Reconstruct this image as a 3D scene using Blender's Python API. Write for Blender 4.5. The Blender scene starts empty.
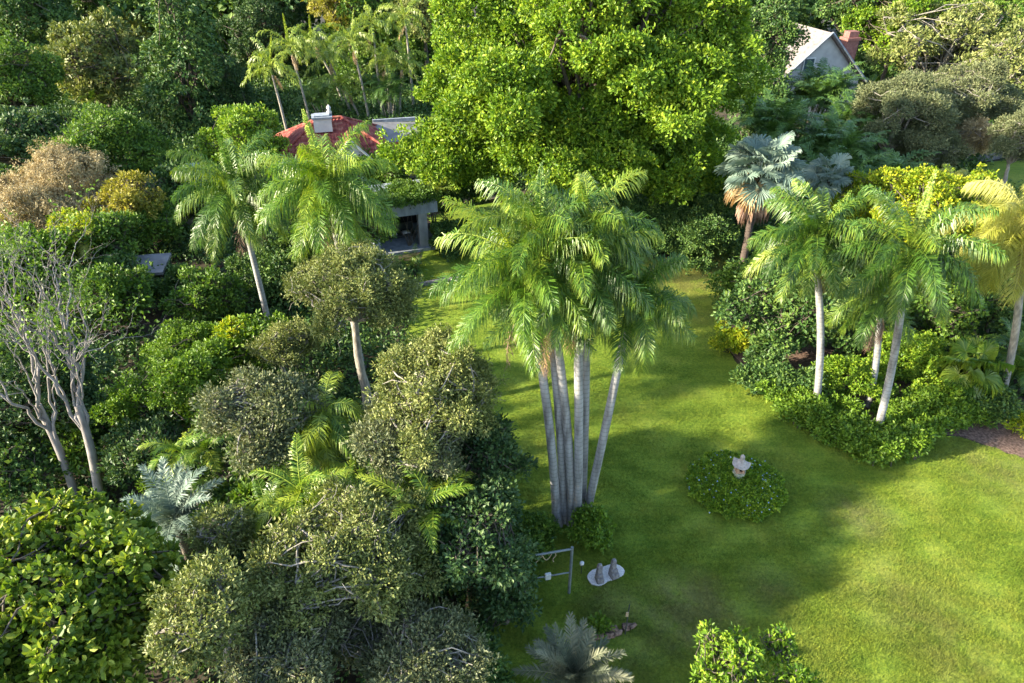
import bpy, math, random
import numpy as np
from mathutils import Vector

SC = bpy.context.scene
COL = SC.collection
R = math.radians

# ------------------------------------------------------------------ camera
FPX, CX, CY = 692.0, 512.0, 341.5
PITCH, CAMH = R(33.0), 20.0
cam = bpy.data.cameras.new('camera')
cam.sensor_fit = 'HORIZONTAL'; cam.sensor_width = 36.0
cam.lens = 36.0 * FPX / 1024.0
cam.clip_start = 0.1; cam.clip_end = 2000.0
camo = bpy.data.objects.new('camera', cam); COL.objects.link(camo)
camo.location = (0, 0, CAMH)
camo.rotation_euler = (R(90) - PITCH, 0, 0)
SC.camera = camo

# ------------------------------------------------------------------ sky and sun
SUN_EL = R(21.5)
SUN_AZ = math.atan2(-1.0, -0.27)            # where the sun stands, from +Y towards +X
world = bpy.data.worlds.new('World'); SC.world = world
world.use_nodes = True
wn, wl = world.node_tree.nodes, world.node_tree.links
sky = wn.new('ShaderNodeTexSky'); sky.sky_type = 'NISHITA'; sky.sun_disc = False
sky.sun_elevation = SUN_EL; sky.sun_rotation = SUN_AZ % (2 * math.pi)
bg = wn['Background']; bg.inputs['Strength'].default_value = 0.15
wl.new(sky.outputs[0], bg.inputs['Color'])
sl = bpy.data.lights.new('sun', 'SUN'); sl.energy = 5.0; sl.angle = R(1.2)
sl.color = (1.0, 0.89, 0.68)
so = bpy.data.objects.new('sun', sl); COL.objects.link(so)
sdir = Vector((math.sin(SUN_AZ) * math.cos(SUN_EL), math.cos(SUN_AZ) * math.cos(SUN_EL), math.sin(SUN_EL)))
so.rotation_euler = sdir.to_track_quat('Z', 'Y').to_euler()
so.location = (-40, -5, 40)
SC.view_settings.view_transform = 'Standard'
SC.view_settings.look = 'None'
SC.view_settings.exposure = 2.05
SC.view_settings.gamma = 1.0
SC.cycles.max_bounces = 6
SC.cycles.diffuse_bounces = 3
SC.cycles.glossy_bounces = 2
SC.cycles.transmission_bounces = 4
SC.cycles.caustics_reflective = False
SC.cycles.caustics_refractive = False

# ------------------------------------------------------------------ where a pixel's ray meets a height
def P(px, py, z=0.0):
    u, v = (px - CX) / FPX, (CY - py) / FPX
    cp, sp = math.cos(PITCH), math.sin(PITCH)
    d = np.array([u, cp + v * sp, -sp + v * cp])
    t = (z - CAMH) / d[2]
    return np.array([d[0] * t, d[1] * t, z])

def depth(p):
    return p[1] * math.cos(PITCH) + (CAMH - p[2]) * math.sin(PITCH)

def at_y(px, py, Y):
    """point of the pixel's ray standing at the ground distance Y"""
    u, v = (px - CX) / FPX, (CY - py) / FPX
    cp, sp = math.cos(PITCH), math.sin(PITCH)
    d = np.array([u, cp + v * sp, -sp + v * cp]); t = Y / d[1]
    return np.array([d[0] * t, Y, CAMH + d[2] * t])

# ------------------------------------------------------------------ mesh building
def nrm(a):
    return a / np.maximum(np.linalg.norm(a, axis=-1, keepdims=True), 1e-9)

class Geo:
    def __init__(self):
        self.v, self.f, self.t, self.m, self.s, self.n = [], [], [], [], [], 0
    def add(self, V, F, tint=0.5, mat=0, smooth=False):
        V = np.asarray(V, np.float32).reshape(-1, 3); F = np.asarray(F, np.int32)
        if len(V) == 0: return
        self.v.append(V); self.f.append(F + self.n); self.n += len(V)
        t = np.empty(len(V), np.float32); t[:] = tint; self.t.append(t)
        self.m.append(np.full(len(F), mat, np.int32)); self.s.append(np.full(len(F), smooth, bool))
    def mesh(self, name, mats):
        me = bpy.data.meshes.new(name)
        V = np.concatenate(self.v)
        me.vertices.add(len(V)); me.vertices.foreach_set('co', V.ravel())
        sizes = np.concatenate([np.full(len(f), f.shape[1], np.int32) for f in self.f])
        loops = np.concatenate([f.ravel() for f in self.f])
        me.loops.add(len(loops)); me.loops.foreach_set('vertex_index', loops)
        me.polygons.add(len(sizes))
        me.polygons.foreach_set('loop_start', np.concatenate([[0], np.cumsum(sizes)[:-1]]).astype(np.int32))
        me.polygons.foreach_set('material_index', np.concatenate(self.m))
        me.polygons.foreach_set('use_smooth', np.concatenate(self.s))
        a = me.attributes.new('tint', 'FLOAT', 'POINT'); a.data.foreach_set('value', np.concatenate(self.t))
        me.update(calc_edges=True)
        for m in mats: me.materials.append(m)
        return me
    def obj(self, name, mats, parent=None, loc=None):
        if not isinstance(mats, (list, tuple)): mats = [mats]
        o = bpy.data.objects.new(name, self.mesh(name, mats)); COL.objects.link(o)
        if parent: o.parent = parent
        if loc is not None: o.location = [float(c) for c in loc]
        return o

def tag(o, label=None, cat=None, group=None, kind=None):
    if label: o['label'] = label
    if cat: o['category'] = cat
    if group: o['group'] = group
    if kind: o['kind'] = kind
    return o

def thing(name, label, cat, loc, group=None, rz=0.0):
    o = bpy.data.objects.new(name, None); COL.objects.link(o)
    o.empty_display_size = 0.2
    o.location = [float(c) for c in loc]; o.rotation_euler = (0, 0, rz)
    return tag(o, label, cat, group)

def dup(root, loc, rz=0.0, sc=1.0, label=None):
    r = root.copy(); COL.objects.link(r)
    r.location = [float(c) for c in loc]; r.rotation_euler = (0, 0, rz); r.scale = (sc, sc, sc)
    if label: r['label'] = label
    for ch in list(root.children):
        c = ch.copy(); COL.objects.link(c); c.parent = r
        for g in list(ch.children):
            d = g.copy(); COL.objects.link(d); d.parent = c
    return r

def tube(geo, pts, rad, sides=6, tint=0.5, mat=0, cap=True):
    pts = np.asarray(pts, float); n = len(pts)
    rad = np.broadcast_to(np.asarray(rad, float), (n,))
    T = nrm(np.gradient(pts, axis=0))
    ref = np.array([0, 0, 1.0]) if abs(T[0][2]) < 0.9 else np.array([1.0, 0, 0])
    S = np.zeros_like(T); s = nrm(np.cross(T[0], ref))
    for i in range(n):
        s = nrm(s - T[i] * np.dot(s, T[i])); S[i] = s
    U = np.cross(T, S)
    a = np.arange(sides) * 2 * np.pi / sides
    V = (pts[:, None, :] + rad[:, None, None] * (np.cos(a)[None, :, None] * S[:, None, :] + np.sin(a)[None, :, None] * U[:, None, :])).reshape(-1, 3)
    i = np.arange(n - 1)[:, None] * sides; j = np.arange(sides)[None, :]; k = (j + 1) % sides
    F = np.stack([i + j, i + k, i + sides + k, i + sides + j], -1).reshape(-1, 4)
    geo.add(V, F, tint, mat, True)
    if cap and rad[-1] > 0.01:
        geo.add(V[-sides:], np.arange(sides)[None, :], tint, mat, False)

def box(geo, c, size, rz=0.0, taper=1.0, mat=0, tint=0.5, bev=0.0, rx=0.0):
    """box centred at c; the top scaled by taper; bev = chamfer of the upright and top edges"""
    sx, sy, sz = [q / 2 for q in size]
    def ring(z, k, inset=0.0):
        x, y = sx * k - inset, sy * k - inset; b = min(bev, x * 0.4, y * 0.4)
        if bev <= 0: return [(-x, -y, z), (x, -y, z), (x, y, z), (-x, y, z)]
        return [(-x + b, -y, z), (x - b, -y, z), (x, -y + b, z), (x, y - b, z), (x - b, y, z), (-x + b, y, z), (-x, y - b, z), (-x, -y + b, z)]
    rings = [ring(-sz, 1.0), ring(sz - bev, taper)]
    if bev > 0: rings.append(ring(sz, taper, bev))
    V = np.array([p for r in rings for p in r], float); n = len(rings[0])
    if rx:
        cr, sr = math.cos(rx), math.sin(rx); V = V @ np.array([[1, 0, 0], [0, cr, sr], [0, -sr, cr]])
    cz, s_ = math.cos(rz), math.sin(rz)
    V = V @ np.array([[cz, s_, 0], [-s_, cz, 0], [0, 0, 1]]) + np.asarray(c, float)
    F = []
    for q in range(len(rings) - 1):
        for j in range(n):
            F.append([q * n + j, q * n + (j + 1) % n, (q + 1) * n + (j + 1) % n, (q + 1) * n + j])
    geo.add(V, F, tint, mat)
    geo.add(V[-n:], [list(range(n))], tint, mat)
    geo.add(V[:n], [list(range(n))[::-1]], tint, mat)

def lathe(geo, prof, c=(0, 0, 0), sides=20, square=False, mat=0, smooth=True, rz=0.0):
    """prof: (radius, z) from bottom to top"""
    a = np.arange(sides) * 2 * np.pi / sides + rz
    V = np.array([[r * math.cos(t) + c[0], r * math.sin(t) + c[1], z + c[2]] for r, z in prof for t in a])
    n = len(prof); i = np.arange(n - 1)[:, None] * sides; j = np.arange(sides)[None, :]; k = (j + 1) % sides
    geo.add(V, np.stack([i + j, i + k, i + sides + k, i + sides + j], -1).reshape(-1, 4), 0.5, mat, smooth)
    geo.add(V[-sides:], [list(range(sides))], 0.5, mat)

def leaves(geo, p, d, n, L, W, tint, mat=0, shape='diamond', fold=0.18):
    """p base, d direction, n normal, all (N,3)"""
    N = len(p)
    if N == 0: return
    d = nrm(d); s = nrm(np.cross(d, n)); n = np.cross(s, d)
    L = np.broadcast_to(L, (N,))[:, None]; W = np.broadcast_to(W, (N,))[:, None] / 2
    t = np.broadcast_to(tint, (N,))
    if shape == 'diamond':
        V = np.stack([p, p + d * L * 0.5 + s * W - n * W * fold * -1, p + d * L - n * L * 0.12, p + d * L * 0.5 - s * W + n * W * fold], 1)
        F = np.arange(N * 4).reshape(N, 4)
        geo.add(V.reshape(-1, 3), F, np.repeat(t, 4), mat)
    else:                                            # rounder: two quads folded along the midrib
        up = n * W * 0.3
        V = np.stack([p, p + d * L - n * L * 0.18,
                      p + d * L * 0.32 + s * W * 0.85 + up, p + d * L * 0.75 + s * W * 0.8 + up - n * L * 0.08,
                      p + d * L * 0.32 - s * W * 0.85 + up, p + d * L * 0.75 - s * W * 0.8 + up - n * L * 0.08], 1)
        b = np.arange(N)[:, None] * 6
        F = np.concatenate([b + np.array([[0, 2, 3, 1]]), b + np.array([[0, 1, 5, 4]])])
        geo.add(V.reshape(-1, 3), F, np.repeat(t, 6), mat)

# ------------------------------------------------------------------ materials
MATS = {}
def new_mat(name):
    m = bpy.data.materials.new(name); m.use_nodes = True
    nt = m.node_tree; nt.nodes.clear()
    out = nt.nodes.new('ShaderNodeOutputMaterial')
    MATS[name] = m
    return m, nt.nodes, nt.links, out

def ramp(nd, cols):
    r = nd.new('ShaderNodeValToRGB'); e = r.color_ramp.elements
    while len(e) < len(cols): e.new(0.5)
    for q, (pos, c) in zip(e, cols): q.position = pos; q.color = (*c, 1)
    return r

LEAF_K = 1.35
def leaf_mat(name, dark, mid, light, trans=0.3, rough=0.5, spec=0.3, tcol=None):
    m, nd, lk, out = new_mat(name)
    at = nd.new('ShaderNodeAttribute'); at.attribute_name = 'tint'
    dark, mid, light = [tuple(min(0.6, q * LEAF_K) for q in c) for c in (dark, mid, light)]
    rp = ramp(nd, [(0.0, dark), (0.5, mid), (1.0, light)]); lk.new(at.outputs['Fac'], rp.inputs['Fac'])
    pb = nd.new('ShaderNodeBsdfPrincipled'); pb.inputs['Roughness'].default_value = rough
    pb.inputs['Specular IOR Level'].default_value = spec
    lk.new(rp.outputs[0], pb.inputs['Base Color'])
    tr = nd.new('ShaderNodeBsdfTranslucent')
    mu = nd.new('ShaderNodeMix'); mu.data_type = 'RGBA'; mu.blend_type = 'MULTIPLY'; mu.inputs[0].default_value = 1.0
    lk.new(rp.outputs[0], mu.inputs[6]); mu.inputs[7].default_value = (*(tcol or (1.0, 1.0, 0.45)), 1)
    lk.new(mu.outputs[2], tr.inputs['Color'])
    mx = nd.new('ShaderNodeMixShader'); mx.inputs[0].default_value = trans
    lk.new(pb.outputs[0], mx.inputs[1]); lk.new(tr.outputs[0], mx.inputs[2]); lk.new(mx.outputs[0], out.inputs[0])
    return m

def noise_mat(name, c1, c2, scale=3.0, rough=0.85, bump=0.3, c3=None, detail=6.0, stretch=(1, 1, 1), bscale=None, spec=0.25, metal=0.0):
    m, nd, lk, out = new_mat(name)
    tc = nd.new('ShaderNodeTexCoord'); mp = nd.new('ShaderNodeMapping'); mp.inputs['Scale'].default_value = stretch
    lk.new(tc.outputs['Object'], mp.inputs[0])
    nz = nd.new('ShaderNodeTexNoise'); nz.inputs['Scale'].default_value = scale; nz.inputs['Detail'].default_value = detail
    lk.new(mp.outputs[0], nz.inputs['Vector'])
    cols = [(0.3, c1), (0.7, c2)] if c3 is None else [(0.3, c1), (0.5, c2), (0.7, c3)]
    rp = ramp(nd, cols); lk.new(nz.outputs['Fac'], rp.inputs['Fac'])
    pb = nd.new('ShaderNodeBsdfPrincipled'); pb.inputs['Roughness'].default_value = rough
    pb.inputs['Specular IOR Level'].default_value = spec; pb.inputs['Metallic'].default_value = metal
    lk.new(rp.outputs[0], pb.inputs['Base Color'])
    if bump:
        n2 = nd.new('ShaderNodeTexNoise'); n2.inputs['Scale'].default_value = bscale or scale * 4; n2.inputs['Detail'].default_value = 4
        lk.new(mp.outputs[0], n2.inputs['Vector'])
        bp = nd.new('ShaderNodeBump'); bp.inputs['Strength'].default_value = bump; bp.inputs['Distance'].default_value = 0.03
        lk.new(n2.outputs['Fac'], bp.inputs['Height']); lk.new(bp.outputs[0], pb.inputs['Normal'])
    lk.new(pb.outputs[0], out.inputs[0])
    return m

M = MATS
leaf_mat('leaf_bright', (0.045, 0.098, 0.008), (0.105, 0.185, 0.012), (0.21, 0.275, 0.022), 0.35)
leaf_mat('leaf_mid', (0.028, 0.065, 0.01), (0.065, 0.125, 0.016), (0.13, 0.2, 0.024), 0.3)
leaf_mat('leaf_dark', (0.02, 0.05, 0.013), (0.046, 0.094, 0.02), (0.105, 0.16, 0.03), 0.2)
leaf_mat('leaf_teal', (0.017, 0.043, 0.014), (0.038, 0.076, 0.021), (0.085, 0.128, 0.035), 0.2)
leaf_mat('leaf_olive', (0.058, 0.078, 0.02), (0.118, 0.142, 0.036), (0.225, 0.232, 0.078), 0.22)
leaf_mat('leaf_grey', (0.052, 0.066, 0.03), (0.092, 0.108, 0.046), (0.16, 0.168, 0.08), 0.2)
leaf_mat('leaf_gold', (0.10, 0.10, 0.015), (0.19, 0.18, 0.025), (0.30, 0.26, 0.05), 0.35)
leaf_mat('leaf_lime', (0.07, 0.13, 0.008), (0.175, 0.235, 0.010), (0.36, 0.345, 0.02), 0.35)
leaf_mat('leaf_vine', (0.04, 0.085, 0.008), (0.085, 0.155, 0.012), (0.14, 0.21, 0.02), 0.3)
leaf_mat('leaf_tan', (0.16, 0.128, 0.06), (0.27, 0.215, 0.105), (0.38, 0.32, 0.18), 0.2, tcol=(1, .9, .7))
leaf_mat('leaf_grape', (0.04, 0.08, 0.008), (0.1, 0.155, 0.012), (0.26, 0.29, 0.035), 0.28, rough=0.5, spec=0.35)
leaf_mat('frond_royal', (0.02, 0.055, 0.008), (0.055, 0.118, 0.014), (0.2, 0.25, 0.028), 0.35, rough=0.4, spec=0.45)
leaf_mat('frond_bright', (0.025, 0.07, 0.006), (0.078, 0.155, 0.012), (0.26, 0.31, 0.03), 0.35, rough=0.4, spec=0.45)
leaf_mat('frond_dark', (0.02, 0.052, 0.012), (0.042, 0.095, 0.018), (0.085, 0.15, 0.026), 0.25, rough=0.4, spec=0.45)
leaf_mat('frond_silver', (0.06, 0.098, 0.078), (0.115, 0.165, 0.132), (0.22, 0.265, 0.21), 0.2, rough=0.5, tcol=(1, 1, .8))
leaf_mat('frond_grey', (0.045, 0.058, 0.036), (0.085, 0.098, 0.06), (0.16, 0.16, 0.1), 0.2, tcol=(1, 1, .8))
leaf_mat('frond_yellow', (0.13, 0.15, 0.018), (0.25, 0.255, 0.04), (0.40, 0.38, 0.12), 0.35)
leaf_mat('frond_dead', (0.10, 0.055, 0.022), (0.21, 0.135, 0.06), (0.36, 0.27, 0.14), 0.2, tcol=(1, .8, .5))
leaf_mat('frond_rust', (0.085, 0.05, 0.038), (0.15, 0.092, 0.068), (0.25, 0.17, 0.125), 0.2, tcol=(1, .8, .5))
leaf_mat('petal', (0.15, 0.22, 0.36), (0.24, 0.33, 0.46), (0.36, 0.42, 0.52), 0.3, tcol=(1, 1, 1))
noise_mat('bark_brown', (0.05, 0.04, 0.03), (0.13, 0.11, 0.085), 4, stretch=(2, 2, 0.5))
noise_mat('bark_grey', (0.14, 0.125, 0.105), (0.34, 0.31, 0.26), 5, stretch=(2, 2, 0.6))
noise_mat('bark_pale', (0.14, 0.125, 0.118), (0.28, 0.255, 0.24), 3.5, stretch=(2, 2, 0.5), bump=0.25)
noise_mat('trunk_dark', (0.04, 0.03, 0.026), (0.12, 0.09, 0.075), 5, stretch=(1, 1, 4))
noise_mat('crownshaft', (0.05, 0.10, 0.02), (0.10, 0.16, 0.035), 2, stretch=(2, 2, .5), rough=0.4, bump=0.05)
noise_mat('soil', (0.022, 0.018, 0.012), (0.06, 0.047, 0.03), 0.9, c3=(0.03, 0.045, 0.015), bscale=14, bump=0.6)
noise_mat('mulch', (0.055, 0.034, 0.026), (0.14, 0.09, 0.068), 9, c3=(0.23, 0.16, 0.125), bscale=26, bump=1.0)
noise_mat('sand_path', (0.05, 0.042, 0.03), (0.11, 0.09, 0.065), 1.2, bscale=20, bump=0.5)
noise_mat('concrete', (0.16, 0.165, 0.17), (0.28, 0.285, 0.29), 2.0, bump=0.2, stretch=(1, 1, .5))
noise_mat('concrete_blue', (0.15, 0.17, 0.20), (0.28, 0.31, 0.345), 1.5, bump=0.2, stretch=(2, 2, .6))
noise_mat('plaster', (0.34, 0.33, 0.32), (0.46, 0.45, 0.43), 1.2, bump=0.1)
noise_mat('plaster_white', (0.5, 0.46, 0.44), (0.62, 0.58, 0.56), 1.6, bump=0.1)
noise_mat('red_trim', (0.25, 0.02, 0.025), (0.36, 0.035, 0.035), 3, bump=0.05, rough=0.5)
noise_mat('roof_tile', (0.13, 0.030, 0.028), (0.24, 0.055, 0.045), 2.4, c3=(0.36, 0.15, 0.10), bump=0.3, bscale=9)
noise_mat('roof_grey', (0.10, 0.10, 0.105), (0.18, 0.178, 0.18), 1.8, bump=0.3)
noise_mat('roof_shingle', (0.11, 0.095, 0.09), (0.20, 0.17, 0.16), 3, c3=(0.16, 0.145, 0.145), bump=0.5, bscale=12)
noise_mat('brick_red', (0.17, 0.07, 0.058), (0.27, 0.125, 0.105), 4, bump=0.4)
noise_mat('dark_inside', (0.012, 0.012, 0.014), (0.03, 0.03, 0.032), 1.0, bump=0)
noise_mat('fabric_white', (0.60, 0.60, 0.60), (0.75, 0.75, 0.74), 3, bump=0.1)
noise_mat('lantern_stone', (0.25, 0.215, 0.19), (0.40, 0.35, 0.32), 9, bump=0.4, bscale=40)
noise_mat('lantern_rust', (0.32, 0.18, 0.11), (0.46, 0.30, 0.20), 7, bump=0.4, bscale=40)
noise_mat('lantern_moss', (0.2, 0.21, 0.14), (0.36, 0.37, 0.28), 9, bump=0.4, bscale=40)
noise_mat('stone_grey', (0.11, 0.10, 0.10), (0.26, 0.24, 0.235), 9, bump=0.6, bscale=30)
noise_mat('gravel_white', (0.55, 0.50, 0.49), (0.80, 0.75, 0.73), 22, bump=0.9, bscale=50)
noise_mat('metal_grey', (0.12, 0.145, 0.15), (0.22, 0.24, 0.25), 4, bump=0.05, rough=0.45, metal=0.3)
noise_mat('paint_white', (0.5, 0.5, 0.49), (0.62, 0.62, 0.61), 5, bump=0.05, rough=0.4)
noise_mat('metal_dark', (0.03, 0.035, 0.03), (0.07, 0.075, 0.07), 4, bump=0.05, rough=0.5)
noise_mat('rope', (0.25, 0.18, 0.11), (0.42, 0.33, 0.22), 20, bump=0.3)
noise_mat('glass_dark', (0.03, 0.05, 0.06), (0.06, 0.10, 0.12), 1, bump=0, rough=0.12, spec=0.6)

def lawn_material():
    m, nd, lk, out = new_mat('lawn')
    tc = nd.new('ShaderNodeTexCoord')
    def noise(scale, detail=3, rough=0.55, vec=None, stretch=None):
        n = nd.new('ShaderNodeTexNoise'); n.inputs['Scale'].default_value = scale
        n.inputs['Detail'].default_value = detail; n.inputs['Roughness'].default_value = rough
        src = tc.outputs['Object']
        if stretch:
            mp = nd.new('ShaderNodeMapping'); mp.inputs['Scale'].default_value = stretch
            lk.new(src, mp.inputs[0]); src = mp.outputs[0]
        lk.new(src, n.inputs['Vector']); return n.outputs['Fac']
    def mixc(fac, a, b, mode='MIX'):
        x = nd.new('ShaderNodeMix'); x.data_type = 'RGBA'; x.blend_type = mode
        if isinstance(fac, float): x.inputs[0].default_value = fac
        else: lk.new(fac, x.inputs[0])
        for idx, c in ((6, a), (7, b)):
            if isinstance(c, tuple): x.inputs[idx].default_value = (*c, 1)
            else: lk.new(c, x.inputs[idx])
        return x.outputs[2]
    def math_(op, a, b, clamp=False):
        x = nd.new('ShaderNodeMath'); x.operation = op; x.use_clamp = clamp
        for idx, c in ((0, a), (1, b)):
            if isinstance(c, (int, float)): x.inputs[idx].default_value = c
            else: lk.new(c, x.inputs[idx])
        return x.outputs[0]
    big = ramp(nd, [(0.3, (0.115, 0.185, 0.019)), (0.5, (0.165, 0.236, 0.026)), (0.72, (0.235, 0.285, 0.045))])
    lk.new(noise(0.35, 6, 0.65), big.inputs['Fac'])
    mid = ramp(nd, [(0.3, (0.78, 0.86, 0.75)), (0.5, (1, 1, 1)), (0.72, (1.2, 1.08, 0.97))])
    lk.new(noise(1.9, 6, 0.7), mid.inputs['Fac'])
    fine = ramp(nd, [(0.3, (0.42, 0.52, 0.45)), (0.5, (1, 1, 1)), (0.72, (1.7, 1.5, 1.2))])
    lk.new(noise(9, 6, 0.8), fine.inputs['Fac'])
    mow = ramp(nd, [(0.4, (0.90, 0.93, 0.9)), (0.6, (1.08, 1.05, 1.05))])
    lk.new(noise(0.9, 4, 0.6, stretch=(0.35, 3.0, 1)), mow.inputs['Fac'])
    c = mixc(1.0, big.outputs[0], mid.outputs[0], 'MULTIPLY')
    c = mixc(1.0, c, mow.outputs[0], 'MULTIPLY')
    c = mixc(0.9, c, fine.outputs[0], 'MULTIPLY')
    # worn, dry and leaf strewn places, each with its own spot on the lawn
    wob = noise(1.1, 5, 0.65)
    spots = [((690, 610), 2.1, 1.0, (0.20, 0.16, 0.08)), ((770, 590), 1.5, 0.5, (0.19, 0.17, 0.07)), ((900, 600), 2.6, 0.55, (0.20, 0.20, 0.06)),
             ((690, 270), 4.2, 1.15, (0.15, 0.10, 0.05)), ((700, 315), 3.0, 0.5, (0.17, 0.15, 0.04)), ((610, 605), 1.4, 0.7, (0.15, 0.13, 0.06)),
             ((860, 515), 1.8, 0.6, (0.19, 0.165, 0.09)), ((1000, 470), 3.0, 0.6, (0.18, 0.17, 0.06)), ((830, 430), 1.2, 0.5, (0.2, 0.15, 0.08)),
             ((960, 660), 2.5, 0.5, (0.22, 0.21, 0.06)), ((640, 660), 1.4, 0.4, (0.16, 0.14, 0.07))]
    for (px, py), rad, amt, colr in spots:
        g = P(px, py)
        vd = nd.new('ShaderNodeVectorMath'); vd.operation = 'DISTANCE'
        lk.new(tc.outputs['Object'], vd.inputs[0]); vd.inputs[1].default_value = (g[0], g[1], 0)
        f = math_('SUBTRACT', 1.0, math_('DIVIDE', vd.outputs['Value'], rad), True)
        f = math_('MULTIPLY', math_('MULTIPLY', f, 2.2 * amt), math_('SUBTRACT', math_('MULTIPLY', wob, 2.6), 0.75), True)
        f = math_('MINIMUM', f, 0.85)
        f = math_('MULTIPLY', f, 0.6)
        c = mixc(f, c, mixc(0.7, colr, fine.outputs[0], 'MULTIPLY'))
    pb = nd.new('ShaderNodeBsdfPrincipled'); pb.inputs['Roughness'].default_value = 0.8; pb.inputs['Specular IOR Level'].default_value = 0.15
    lk.new(c, pb.inputs['Base Color'])
    bp = nd.new('ShaderNodeBump'); bp.inputs['Strength'].default_value = 0.9; bp.inputs['Distance'].default_value = 0.09
    lk.new(noise(14, 6, 0.85), bp.inputs['Height']); lk.new(bp.outputs[0], pb.inputs['Normal'])
    lk.new(pb.outputs[0], out.inputs[0])
    return m
lawn_material()
def ring_material():
    m, nd, lk, out = new_mat('trunk_royal')
    tc = nd.new('ShaderNodeTexCoord')
    wv = nd.new('ShaderNodeTexWave'); wv.bands_direction = 'Z'; wv.inputs['Scale'].default_value = 1.7; wv.inputs['Distortion'].default_value = 3.0; wv.inputs['Detail'].default_value = 3
    lk.new(tc.outputs['Object'], wv.inputs['Vector'])
    r1 = ramp(nd, [(0.0, (0.74, 0.73, 0.72)), (0.12, (0.92, 0.92, 0.91)), (0.4, (1, 1, 1))]); lk.new(wv.outputs['Fac'], r1.inputs['Fac'])
    mp = nd.new('ShaderNodeMapping'); mp.inputs['Scale'].default_value = (2.5, 2.5, .45); lk.new(tc.outputs['Object'], mp.inputs[0])
    nz = nd.new('ShaderNodeTexNoise'); nz.inputs['Scale'].default_value = 2.2; nz.inputs['Detail'].default_value = 6; lk.new(mp.outputs[0], nz.inputs['Vector'])
    r2 = ramp(nd, [(0.3, (0.10, 0.095, 0.09)), (0.48, (0.23, 0.225, 0.22)), (0.7, (0.34, 0.335, 0.33))]); lk.new(nz.outputs['Fac'], r2.inputs['Fac'])
    mu = nd.new('ShaderNodeMix'); mu.data_type = 'RGBA'; mu.blend_type = 'MULTIPLY'; mu.inputs[0].default_value = 1.0
    lk.new(r2.outputs[0], mu.inputs[6]); lk.new(r1.outputs[0], mu.inputs[7])
    pb = nd.new('ShaderNodeBsdfPrincipled'); pb.inputs['Roughness'].default_value = .85; lk.new(mu.outputs[2], pb.inputs['Base Color'])
    bp = nd.new('ShaderNodeBump'); bp.inputs['Strength'].default_value = .15; bp.inputs['Distance'].default_value = .02; lk.new(wv.outputs['Fac'], bp.inputs['Height']); lk.new(bp.outputs[0], pb.inputs['Normal'])
    lk.new(pb.outputs[0], out.inputs[0])
ring_material()

# ------------------------------------------------------------------ ground, lawn, paths
g = Geo()
g.add([(-900, -300, -0.02), (900, -300, -0.02), (900, 1500, -0.02), (-900, 1500, -0.02)], [[0, 1, 2, 3]])
tag(g.obj('ground', M['soil']), kind='structure')

def outline(px_pts, z, step=0.35, wob=0.12, seed=1, extra=None):
    """closed smooth outline through pixel points on the ground"""
    rng = np.random.default_rng(seed)
    pts = [P(a, b)[:2] for a, b in px_pts] if extra is None else [np.array(q[:2], float) for q in px_pts]
    n = len(pts); out = []
    for i in range(n):
        p0, p1, p2, p3 = pts[i - 1], pts[i], pts[(i + 1) % n], pts[(i + 2) % n]
        k = max(2, int(np.linalg.norm(p2 - p1) / step))
        for t in np.arange(k) / k:
            q = 0.5 * ((2 * p1) + (-p0 + p2) * t + (2 * p0 - 5 * p1 + 4 * p2 - p3) * t * t + (-p0 + 3 * p1 - 3 * p2 + p3) * t ** 3)
            out.append(np.array([*(q + rng.normal(0, wob, 2)), z]))
    return np.array(out)

def sheet(name, px_pts, z, mat, wob=0.06, seed=1, thick=0.0, step=0.35):
    o = outline(px_pts, z, wob=wob, seed=seed, step=step)
    import bmesh
    bm = bmesh.new()
    vs = [bm.verts.new(q) for q in o]
    f = bm.faces.new(vs)
    if f.normal.z < 0: f.normal_flip()
    if thick:
        r = bmesh.ops.extrude_face_region(bm, geom=[f])
        for q in r['geom']:
            if isinstance(q, bmesh.types.BMVert): q.co.z += thick
    bmesh.ops.recalc_face_normals(bm, faces=bm.faces[:])
    bmesh.ops.triangulate(bm, faces=[q for q in bm.faces if len(q.verts) > 4])
    me = bpy.data.meshes.new(name); bm.to_mesh(me); bm.free()
    me.materials.append(mat)
    ob = bpy.data.objects.new(name, me); COL.objects.link(ob)
    return ob, o

LAWN_PX = [(470, 700), (488, 640), (500, 600), (520, 560), (505, 500), (470, 460), (430, 410), (405, 350), (415, 290), (428, 235), (440, 213), (520, 203),
           (640, 232), (655, 258), (725, 252), (722, 330), (746, 374), (796, 420), (868, 456), (940, 436), (1000, 450), (1080, 480), (1250, 540), (1400, 900), (900, 1100), (500, 950)]
lawn, lawn_out = sheet('lawn', LAWN_PX, 0.004, M['lawn'])
tag(lawn, kind='structure')
mul, _ = sheet('mulch_bed', [(722, 330), (748, 370), (798, 416), (866, 452), (940, 434), (1000, 450), (1060, 472), (1100, 430), (1010, 395), (940, 395), (860, 360), (790, 330), (740, 270)], -0.008, M['mulch'], wob=0.03)
tag(mul, kind='structure')
pa, _ = sheet('path', [(100, 335), (130, 322), (180, 318), (225, 322), (235, 332), (180, 340), (130, 350)], -0.008, M['sand_path'])
tag(pa, kind='structure')
pa2, _ = sheet('garden_path', [(425, 212), (470, 203), (520, 196), (540, 194), (540, 190), (500, 193), (430, 204)], 0.0, M['sand_path'], wob=0.02)
tag(pa2, kind='structure')
pa3, _ = sheet('driveway', [(860, 100), (885, 100), (905, 85), (890, 78), (862, 84)], -0.004, M['mulch'], wob=0.05)
tag(pa3, kind='structure')
pa4, _ = sheet('far_lawn', [(965, 195), (1040, 195), (1060, 165), (985, 163)], -0.004, M['lawn'], wob=0.05)
tag(pa4, kind='structure')

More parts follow.
